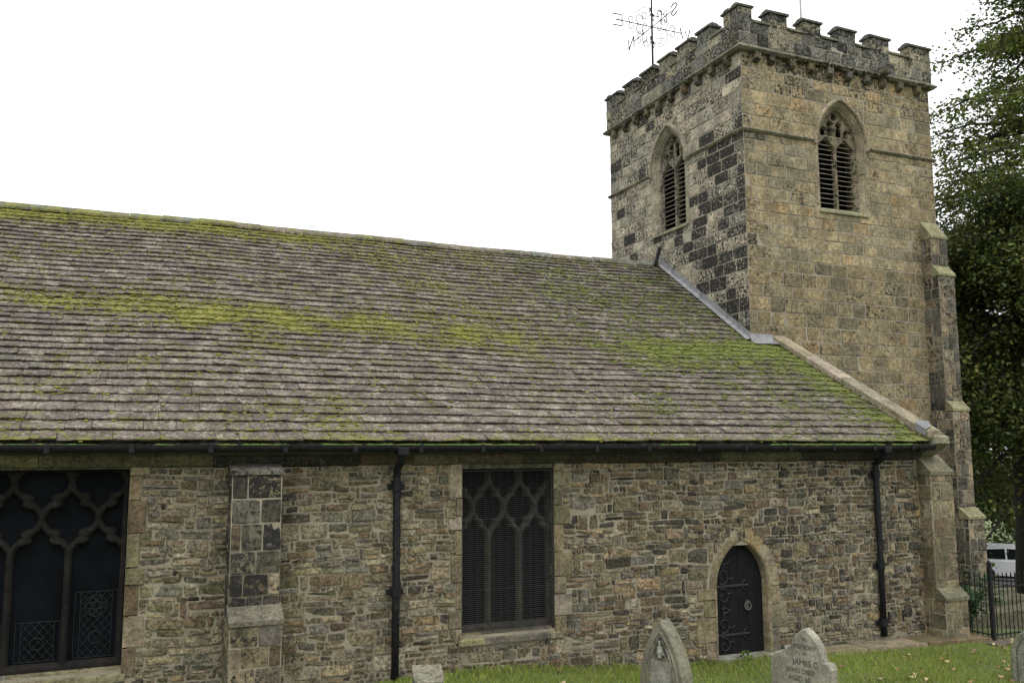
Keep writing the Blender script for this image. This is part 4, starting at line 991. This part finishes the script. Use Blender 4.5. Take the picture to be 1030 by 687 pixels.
# gothic headstone with a small carved niche
def hs1(root):
    T = .2; y = -T/2
    mb = MB(); hd = arch_d(.77, .36, 1.24)
    for off, rr in ((.09, .014), (.14, .010), (.2, .009)):
        for sx in (-1, 1):
            P = [(sx*max(0.004, hd.half(v, -off)), y, v) for v in np.linspace(.05, 1.24, 26) if hd.half(v, -off) > .005]
            tube(mb, P, rr, (.18, .17, .13, .05), 6)
    obj('moulding', mb, M_hs, root, local=True)
    mb = MB(); d2 = arch_d(.22, .86, 1.04)
    P = [(d2.half(v), v) for v in np.linspace(.86, 1.035, 8)]; pr = [(-.11, .78), (.11, .78)]+P+[(-p[0], p[1]) for p in P[::-1]]
    prism(mb, pr, lambda p_, q_, s: (p_, s, q_), y-.003, y+.02, (.05, .048, .04, 0)); obj('niche', mb, M_hs, root, local=True)
    mb = MB(); tube(mb, [(0, y-.008, .79), (.01, y-.012, .86), (0, y-.01, .93)], [.035, .04, .02], (.3, .3, .25, 0), 6); tube(mb, [(0, y-.01, .94), (0, y-.012, .985)], [.018, .012], (.3, .3, .25, 0), 6)
    tube(mb, [(-.045, y-.008, .82), (-.03, y-.012, .92)], .012, (.22, .22, .18, 0), 5); tube(mb, [(.055, y-.008, .82), (.04, y-.012, .92)], .012, (.22, .22, .18, 0), 5); obj('carving', mb, M_hs, root, local=True)
    mb = MB(); bbox(mb, (-.17, y-.006, .0), (.17, y+.01, .74), (.22, .21, .185, 0), .004); obj('panel', mb, M_hs, root, local=True)
headstone(6.44, -2.05, lancet(.77, .36, 1.24), .2, R(-76), (.15, .142, .105, .12), 'pointed gothic headstone with a carved niche, left of the church door', z=-.08, extra=hs1)
def ogee2():
    P = [(-.50, -.1), (.40, -.1), (.40, .55), (.36, .62), (.27, .62)]
    d = arch_d(.54, .60, 1.02); R_ = [(d.half(v), v) for v in .60+.42*np.sin(np.linspace(0, PI/2, 10))[1:-1]]
    P += R_+[(0, 1.02)]+[(-p[0], p[1]) for p in R_[::-1]]
    P += [(-.275, .74), (-.32, .745), (-.34, .70), (-.40, .66), (-.47, .645), (-.52, .60), (-.56, .60)]
    return P
def hs2(root): inscription(root, [('IN', .0, .86, .06), ('MEMORY', .0, .75, .085), ('OF', 0, .67, .05), ('JAMES C', 0, .54, .105), ('WHO DIED', -.08, .43, .085), ('AGED 60', -.1, .33, .085)], -.074)
o2 = ogee2(); o2[0] = (-.56, -.1)
headstone(8.55, -2.25, o2, .145, R(-76), (.23, .22, .17, .06), 'pale shouldered headstone with dark lettering, in front of the church door', z=-.10, extra=hs2)
def hs3(root):
    mb = MB(); y = -.06
    for t in np.linspace(0, PI, 34):
        cx, cz = .30*math.cos(t), .62+.30*math.sin(t); bbox(mb, (cx-.012, y-.004, cz-.012), (cx+.012, y+.01, cz+.012), (.03, .03, .03, 0), .003)
    for sx in (-.30, .30):
        for z in np.arange(.0, .6, .032): bbox(mb, (sx-.012, y-.004, z-.012), (sx+.012, y+.01, z+.012), (.03, .03, .03, 0), .003)
    obj('border', mb, M_inc, root, local=True)
a_ = np.linspace(0, PI, 24); o3 = [(-.38, -.1), (.38, -.1)]+[(.38*math.cos(t), .62+.38*math.sin(t)) for t in a_]
headstone(12.02, -3.05, o3, .12, R(-60), (.13, .13, .10, .1), 'round-topped grey headstone with a beaded border at the right edge', z=-.22, extra=hs3)
# low coped stone at the foot of the left downpipe
mb = MB(); cs = thing('grave_kerbstone', (2.93, -3.1, .42), 'small pale coped stone with a rolled top, at the foot of the left downpipe', 'stone'); cs.rotation_euler = (0, 0, R(-14))
bbox(mb, (-.13, -.10, 0), (.13, .16, .55), (.22, .20, .15, .15), .012, .002); obj('block', mb, M_hs, cs, local=True)
mb = MB(); prism(mb, [(-.14, .56), (-.145, .60), (-.10, .645), (.17, .70), (.18, .56)], lambda p_, q_, s: (s, p_, q_), -.15, .15, (.13, .12, .088, .3)); obj('cap', mb, M_hs, cs, local=True)
mb = MB(); tube(mb, [(-.145, -.11, .50), (.145, -.11, .50)], .055, (.27, .25, .19, .1), 12); obj('roll', mb, M_hs, cs, smooth=True, local=True)
# flat mossy stone in the grass
mb = MB(); a = np.linspace(0, 2*PI, 12, endpoint=False); lo_ = [(7.0+.27*math.cos(t)*(1+.15*math.sin(3*t)), -2.0+.17*math.sin(t), .0) for t in a]; hi_ = [(7.0+.22*math.cos(t)*(1+.2*math.sin(2*t)), -2.0+.13*math.sin(t), .24+.02*math.sin(5*t)) for t in a]
mb.add(np.array(lo_+hi_), [[i, (i+1) % 12, (i+1) % 12+12, i+12] for i in range(12)]+[list(range(12, 24))], (.24, .2, .13, .1)); obj('flat_stone', mb, M_hs, smooth=False, label='low broken brown stone lying in the grass beside the gothic headstone', cat='stone')

# ---- railings
PX, PY = 13.98, -.72
rl = thing('railing', (PX, PY, -.02), 'black iron railings with a square post beyond the church corner', 'railing')
mb = MB(); bbox(mb, (PX-.032, PY-.032, -.05), (PX+.032, PY+.032, 1.27), (1, 1, 1), .004); tube(mb, [(PX, PY, 1.26), (PX, PY, 1.29), (PX, PY, 1.33), (PX, PY, 1.38)], [.02, .038, .036, .005], (1, 1, 1), 10); obj('post', mb, M_iron, rl)
def run(dx, dy, L_, slope, post=True, step=.105):
    for z in (.10, .90):
        mb = MB(); P = [(PX+dx*.03, PY+dy*.03, z), (PX+dx*L_, PY+dy*L_, z+slope*L_)]; pr = [(-.02, -.008), (.02, -.008), (.02, .008), (-.02, .008)]
        V = []
        for p in P:
            for (a, b) in pr: V.append((p[0]+(a if dy else 0), p[1]+(a if dx else 0), p[2]+b))
        mb.add(V, [[0, 1, 5, 4], [1, 2, 6, 5], [2, 3, 7, 6], [3, 0, 4, 7], [3, 2, 1, 0], [4, 5, 6, 7]], (1, 1, 1)); obj('rail', mb, M_iron, rl)
    k = 1
    while k*step < L_:
        d = k*step; x, y = PX+dx*d, PY+dy*d; o = slope*d; mb = MB(); tube(mb, [(x, y, .04+o), (x, y, 1.06+o), (x, y, 1.08+o), (x, y, 1.16+o)], [.009, .009, .016, .001], (1, 1, 1), 6); obj('bar', mb, M_iron, rl); k += 1
run(1, 0, 4.2, .0); run(0, 1, 3.3, 0)
kb = MB(); x = PX-.1
while x < 18.5:
    e = x+random.uniform(.7, 1.1); bbox(kb, (x, PY-.14, -.5), (e-.01, PY+.16, .015), (*pick(dict(grey=2, brown=2, olive=2)), .15), .015, .004); x = e
obj('railing_kerb', kb, M_dress, label='low stone kerb carrying the railings beside the path', cat='kerb')
# stone steps behind the railings
st = MB()
for i in range(3): bbox(st, (14.3, .55+i*.5, -.5), (17.6, 1.1+i*.5, .16+.10*i), (.10, .095, .06, .3), .02, .005)
obj('stone_steps', st, M_dress, label='worn stone steps behind the railings by the tower', cat='steps')
# path strip in front of the kerb
pt = MB(); xs_ = np.linspace(13.6, 22, 30); P = []
for x in xs_: P += [(x, -1.12, float(gz(x, -1.12))+.012), (x, -.82, float(gz(x, -.82))+.016)]
pt.add(P, [[2*i, 2*i+2, 2*i+3, 2*i+1] for i in range(29)], (.1, .08, .06)); obj('path', pt, plain_mat('earth_path', (.085, .065, .05), .95, .4, 20, bs=.8), kind='structure')
# road in the distance
rdm = MB(); P = []
dirv = np.array([.62, -.786]); base = np.array([35.4, 16.2])
for k in np.linspace(-22, 22, 34):
    for wv in (-4.0, 3.5):
        p = base+dirv*k*1.0+np.array([.786, .62])*wv; P.append((p[0], p[1], float(gz(*p))+.02))
rdm.add(P, [[2*i, 2*i+1, 2*i+3, 2*i+2] for i in range(33)], (.05, .05, .05)); obj('road', rdm, plain_mat('asphalt', (.16, .16, .165), .85, .15, 20), kind='structure')

# ------------------------------------------------------------------ parked car
def car(cx, cy, ang):
    z0 = float(gz(cx, cy))+.03
    root = thing('parked_car', (cx, cy, z0), 'white parked car seen through the railings beneath the trees', 'car'); root.rotation_euler = (0, 0, ang)
    M_w = plain_mat('white_car_paint', (.78, .79, .80), .25, .04, 3, bs=0); M_g = plain_mat('car_glass', (.012, .014, .016), .1, .1, 3, bs=0); M_t = plain_mat('tyre', (.02, .02, .02), .85, .2)
    W_ = .86; mb = MB()
    lower = [(-2.15, .30), (-2.2, .55), (-2.15, .88), (-1.6, .95), (.9, .97), (1.9, .82), (2.12, .62), (2.14, .30)]
    for sx, (za, zb) in (): pass
    n = len(lower); V = []
    for (k, ys) in enumerate((-W_, -W_+.06, W_-.06, W_)):
        ins = .05 if k in (0, 3) else 0
        for (x, z) in lower: V.append((x*(1-ins*.3), ys, z if z < .4 else z-ins))
    mb.add(V, [[k*n+j, k*n+(j+1) % n, (k+1)*n+(j+1) % n, (k+1)*n+j] for k in range(3) for j in range(n)]+[list(range(n))[::-1], list(range(3*n, 4*n))], (1, 1, 1))
    cab = [(-2.02, .93), (-1.75, 1.42), (-1.2, 1.52), (.15, 1.50), (1.05, .96)]; V = []
    for ys, sc_ in ((-W_+.04, 0), (-W_+.2, 1), (W_-.2, 1), (W_-.04, 0)):
        for (x, z) in cab: V.append((x, ys if z < 1.1 else (ys if sc_ else math.copysign(abs(ys)-.12, ys)), z))
    m5 = 5; mb.add(V, [[k*m5+j, k*m5+(j+1) % m5, (k+1)*m5+(j+1) % m5, (k+1)*m5+j] for k in range(3) for j in range(m5)]+[list(range(m5))[::-1], list(range(3*m5, 4*m5))], (1, 1, 1))
    b = obj('body', mb, M_w, root, local=True)
    for s in (-1, 1):
        for pr in ([(-1.72, .99), (-1.55, 1.36), (-.62, 1.42), (-.62, .99)], [(-.55, .99), (-.55, 1.42), (.1, 1.41), (.78, 1.0)]):
            gm = MB(); prism(gm, pr, lambda p_, q_, w: (p_, s*(W_-.035-.12*(q_-.93)/.5*1.0)+s*w, q_), -.02, .012, (1, 1, 1)); obj('window', gm, M_g, root, local=True)
        for wx in (-1.35, 1.35):
            wm = MB(); tube(wm, [(wx, s*(W_-.18), .32), (wx, s*(W_+.01), .32)], .32, (1, 1, 1), 22); w = obj('wheel', wm, M_t, root, local=True)
            rm = MB(); tube(rm, [(wx, s*(W_-.0), .32), (wx, s*(W_+.022), .32)], [.2, .19], (1, 1, 1), 16); ob = obj('rim', rm, M_lead, w, local=True)
        lm = MB(); bbox(lm, (-2.19, s*.72-.11, .66), (-2.1, s*.72+.11, .84), (1, 1, 1), .01); obj('tail_lamp', lm, plain_mat('tail_lamp_red', (.35, .02, .02), .3), root, local=True)
    gm = MB(); prism(gm, [(-2.03, .98), (-1.82, 1.38), (-1.79, 1.38), (-2.0, .98)], lambda p_, q_, w: (p_-.012, w, q_), -.6, .6, (1, 1, 1)); obj('rear_window', gm, M_g, root, local=True)
    gm = MB(); bbox(gm, (-2.1, -W_+.12, .18), (2.05, W_-.12, .4), (1, 1, 1), .02); obj('underbody', gm, M_t, root, local=True)
car(35.75, 15.3, R(-47))

# ------------------------------------------------------------------ trees
def leaves(mb, cen, N, size, cols, spread, droop=.3):
    """N leaf quads around each centre"""
    K = len(cen); n = N*K; c = np.repeat(cen, N, 0) + rng.normal(0, 1, (n, 3))*np.array([spread, spread, spread*.75])
    a = rng.uniform(0, 2*PI, n); el = rng.normal(-droop, .45, n); d = np.stack([np.cos(a)*np.cos(el), np.sin(a)*np.cos(el), np.sin(el)], 1)
    s = np.cross(d, rng.normal(0, .45, (n, 3))+np.array([0, 0, 1.])); s /= np.linalg.norm(s, axis=1)[:, None]
    L_ = size*rng.uniform(.7, 1.3, n)[:, None]; w = L_*.30
    V = np.stack([c, c+d*L_*.5+s*w, c+d*L_, c+d*L_*.5-s*w], 1).reshape(-1, 3)
    ci = np.array(cols)[rng.integers(0, len(cols), K)]; cc = np.repeat(ci, N, 0)*rng.uniform(.7, 1.3, (n, 1)); C = np.repeat(np.concatenate([cc, np.zeros((n, 1))], 1), 4, 0)
    F = np.arange(n*4).reshape(-1, 4); mb.add(V, F, C)
def tree(x, y, H, crown_r, z_low, nb, N, size, cols, label, trunk_r=.4, squash=1., seed=1, gapy=.35, cone=False):
    rs = np.random.default_rng(seed); z0 = float(gz(x, y))-.1
    root = thing('tree', (x, y, z0), label, 'tree', 'trees to the right of the tower'); tm = MB(); cen = []
    top = H*.86; P = np.array([(0, 0, 0), (.05, .02, H*.2), (-.1, .1, H*.45), (.1, 0, H*.7), (0, 0, top)]); pts = [(x+p[0], y+p[1], z0+p[2]) for p in P]
    tube(tm, pts, [trunk_r*1.25, trunk_r*.95, trunk_r*.6, trunk_r*.3, .04], (1, 1, 1), 12)
    for i in range(nb):
        t = rs.uniform(z_low/H, .97)**1.0; zz = t*H*.86; az = i*2.399+rs.uniform(-.3, .3); rel = (t-z_low/H)/(1-z_low/H)
        prof = math.sin(PI*min(1, .18+.82*(1-rel)**.8)*.62)/math.sin(PI*.5) if not cone else (1-rel)**.75; Ln = crown_r*max(.25, prof)*rs.uniform(.75, 1.12)
        b0 = np.array([x, y, z0+zz]); dirh = np.array([math.cos(az), math.sin(az), 0]); rise = rs.uniform(.15, .5)*(.4+rel)
        B = [b0]; 
        for s in np.linspace(.25, 1, 4): B.append(b0+dirh*Ln*s+np.array([0, 0, Ln*(rise*s-.32*s*s*squash)])+rs.normal(0, .12, 3))
        tube(tm, B, [trunk_r*.25*(1-.6*rel), .10, .06, .04, .012], (1, 1, 1), 6)
        for s in np.linspace(.3, 1, 7):
            j = s*4; i0 = min(3, int(j)); p = B[i0]*(1-(j-i0))+B[i0+1]*(j-i0)
            for side in (-1, 1):
                az2 = az+side*rs.uniform(.5, 1.2); ln = Ln*rs.uniform(.18, .42)*(1.15-s*.6); e = p+np.array([math.cos(az2), math.sin(az2), rs.uniform(-.45, .15)])*ln
                if rs.random() < .5: tube(tm, [p, (p+e)/2+np.array([0, 0, .05]), e], [.025, .015, .006], (1, 1, 1), 4)
                for q in np.linspace(.3, 1, 5):
                    if rs.random() > gapy*.5: cen.append(p*(1-q)+e*q+rs.normal(0, .12, 3))
    obj('trunk', tm, M_bark, root, smooth=True)
    lm = MB(); leaves(lm, np.array(cen), N, size, cols, .2 if H > 20 else .4); obj('crown', lm, M_leaf, root)
    return root
GR = [(.055, .08, .02), (.07, .10, .024), (.045, .066, .018), (.095, .12, .028), (.125, .12, .03), (.06, .075, .024)]
GL = [(c[0]*1.3, c[1]*1.25, c[2]*1.1) for c in GR]
tree(27.2, 6.0, 25.5, 8.8, 3.6, 160, 16, .14, GL, 'tallest tree, airy light green boughs drooping at the top right corner', .5, 1.35, 4, 1.15, True)
tree(24.16, 5.91, 14.0, 4.4, 5.6, 80, 30, .13, GR, 'dark dense tree with a thick trunk just right of the railings', .5, 1.2, 21)
tree(34.0, 22.0, 17, 7.5, 2.2, 60, 15, .24, [(c[0]*.85, c[1]*.85, c[2]*.85) for c in GR], 'dense dark tree farther back, showing between the tower buttress and the tall tree', .35, 1, 7)
tree(48, 15.0, 19, 8.5, 1.5, 60, 14, .28, GR, 'large green tree beyond the road behind the white car', .4, 1, 9)
tree(30.6, 17.5, 17, 6.0, 4.8, 70, 20, .2, [(c[0]*.9, c[1]*.9, c[2]) for c in GR], 'mid-height tree with low boughs beside the tower buttress, behind the dark trunk', .22, 1.1, 12)
def shrub(x, y, h, r, label, N=26, size=.12, cols=GR):
    z0 = float(gz(x, y)); root = thing('shrub', (x, y, z0), label, 'shrub'); tm = MB(); cen = []
    for i in range(9):
        a = i*2.4; e = np.array([x+math.cos(a)*r*random.uniform(.3, 1), y+math.sin(a)*r*random.uniform(.3, 1), z0+h*random.uniform(.5, 1)]); tube(tm, [(x, y, z0), tuple((e+np.array([x, y, z0]))/2+np.array([0, 0, .1])), tuple(e)], [.015, .01, .004], (1, 1, 1), 5)
        for q in (.5, .75, 1): cen.append(np.array([x, y, z0])*(1-q)+e*q)
    obj('stem', tm, M_bark, root); lm = MB(); leaves(lm, np.array(cen), N, size, cols, r*.22); obj('foliage', lm, M_leaf, root)
SG = [(.05, .10, .035), (.07, .13, .05), (.04, .08, .03)]
shrub(14.55, .25, 1.05, .38, 'leafy green shrub growing just behind the railing post', 12, .13, SG)
shrub(16.2, 1.4, .7, .5, 'low bush on the steps behind the railings', 14, .12, SG)
shrub(40.6, 20.8, 2.6, 2.6, 'pale green bush on the far side of the road behind the white car', 40, .2, [(.09, .12, .03), (.12, .14, .04)])
# power line from the tower
mb = MB(); A = np.array([18.42, 3.6, 8.72]); B = np.array([23.0, 5.6, 9.55]); tube(mb, [A*(1-t)+B*t+np.array([0, 0, -.06*math.sin(PI*t)]) for t in np.linspace(0, 1, 8)], .012, (1, 1, 1), 5)
obj('cable', mb, M_iron, label='thin black cable running from the tower buttress into the trees', cat='cable')

# ------------------------------------------------------------------ grass and fallen leaves
N = 90000; x = rng.uniform(3.2, 17, N); y = rng.uniform(-5.0, .0, N)
keep = ~((x > 10.1) & (x < 14.1) & (y > -.34-(x-10.2)/3.8*.42)) & ~((x > 13.5) & (y > -1.15)) & ~((np.abs(x-DC) < .62) & (y > -.16)) & (y < -.02)
x, y = x[keep], y[keep]; n = len(x); z = gz(x, y); tall = .6+.8*vnoise(x*1.3, y*1.3)
h = rng.uniform(.025, .075, n)*tall*np.where(y > -.3, 1.5, 1); a = rng.uniform(0, 2*PI, n); w = rng.uniform(.003, .006, n); b2 = rng.uniform(0, 2*PI, n); ln = h*rng.uniform(.1, .9, n)
dx, dy = np.cos(a)*w, np.sin(a)*w; tx, ty = np.cos(b2)*ln, np.sin(b2)*ln
V = np.stack([np.stack([x-dx, y-dy, z-.01], 1), np.stack([x+dx, y+dy, z-.01], 1), np.stack([x+tx*.45+dx*.7, y+ty*.45+dy*.7, z+h*.65], 1), np.stack([x+tx, y+ty, z+h], 1), np.stack([x+tx*.45-dx*.7, y+ty*.45-dy*.7, z+h*.65], 1)], 1).reshape(-1, 3)
pa_ = np.array([(.21, .27, .045), (.26, .31, .065), (.15, .20, .032), (.33, .30, .12)]); ci = rng.choice(4, n, p=[.4, .33, .2, .07]); C = np.repeat(np.concatenate([pa_[ci]*rng.uniform(.75, 1.25, (n, 1))*(.75+.5*vnoise(x*.8+3, y*.8))[:, None], np.zeros((n, 1))], 1), 5, 0)
gm = MB(); gm.add(V, np.arange(n*5).reshape(-1, 5), C); obj('grass', gm, M_grass, kind='stuff', label='short green grass of the churchyard', cat='grass')
fl = MB()
for i in range(280):
    x = random.uniform(5, 16.5); y = random.uniform(-4.2, -.2)
    if x < 10 and random.random() < .75: continue
    if x > 10.1 and y > -.85: continue
    if random.random() < .25 and x > 11: y = random.uniform(-1.1, -.86); x = random.uniform(13.8, 17)
    z = float(gz(x, y))+random.uniform(.03, .06); s = random.uniform(.03, .07); a = random.uniform(0, 6.28); V = []
    for k in range(7): t = k/7*2*PI; rr = s*(1 if k % 2 else .62); V.append((x+rr*math.cos(t+a)*1.2, y+rr*math.sin(t+a)*.8, z+.018*math.sin(t*2+a)))
    V.append((x, y, z+.006)); fl.add(V, [[k, (k+1) % 7, 7] for k in range(7)], (*(np.array(random.choice([(.27, .19, .10), (.22, .12, .06), (.34, .27, .15), (.16, .10, .05)]))*random.uniform(.8, 1.2)), 0))
obj('fallen_leaves', fl, M_dry, kind='stuff', label='brown fallen leaves scattered over the grass', cat='leaves')
wd = thing('weed', (9.12, -.17, .02), 'small green weed growing at the church doorstep', 'plant')
lm = MB(); leaves(lm, np.array([(9.12, -.17, .08), (9.2, -.17, .06), (9.05, -.17, .06), (9.12, -.18, .11)]), 9, .07, [(.10, .16, .03), (.08, .13, .03)], .05, -.4); obj('foliage', lm, M_leaf, wd)
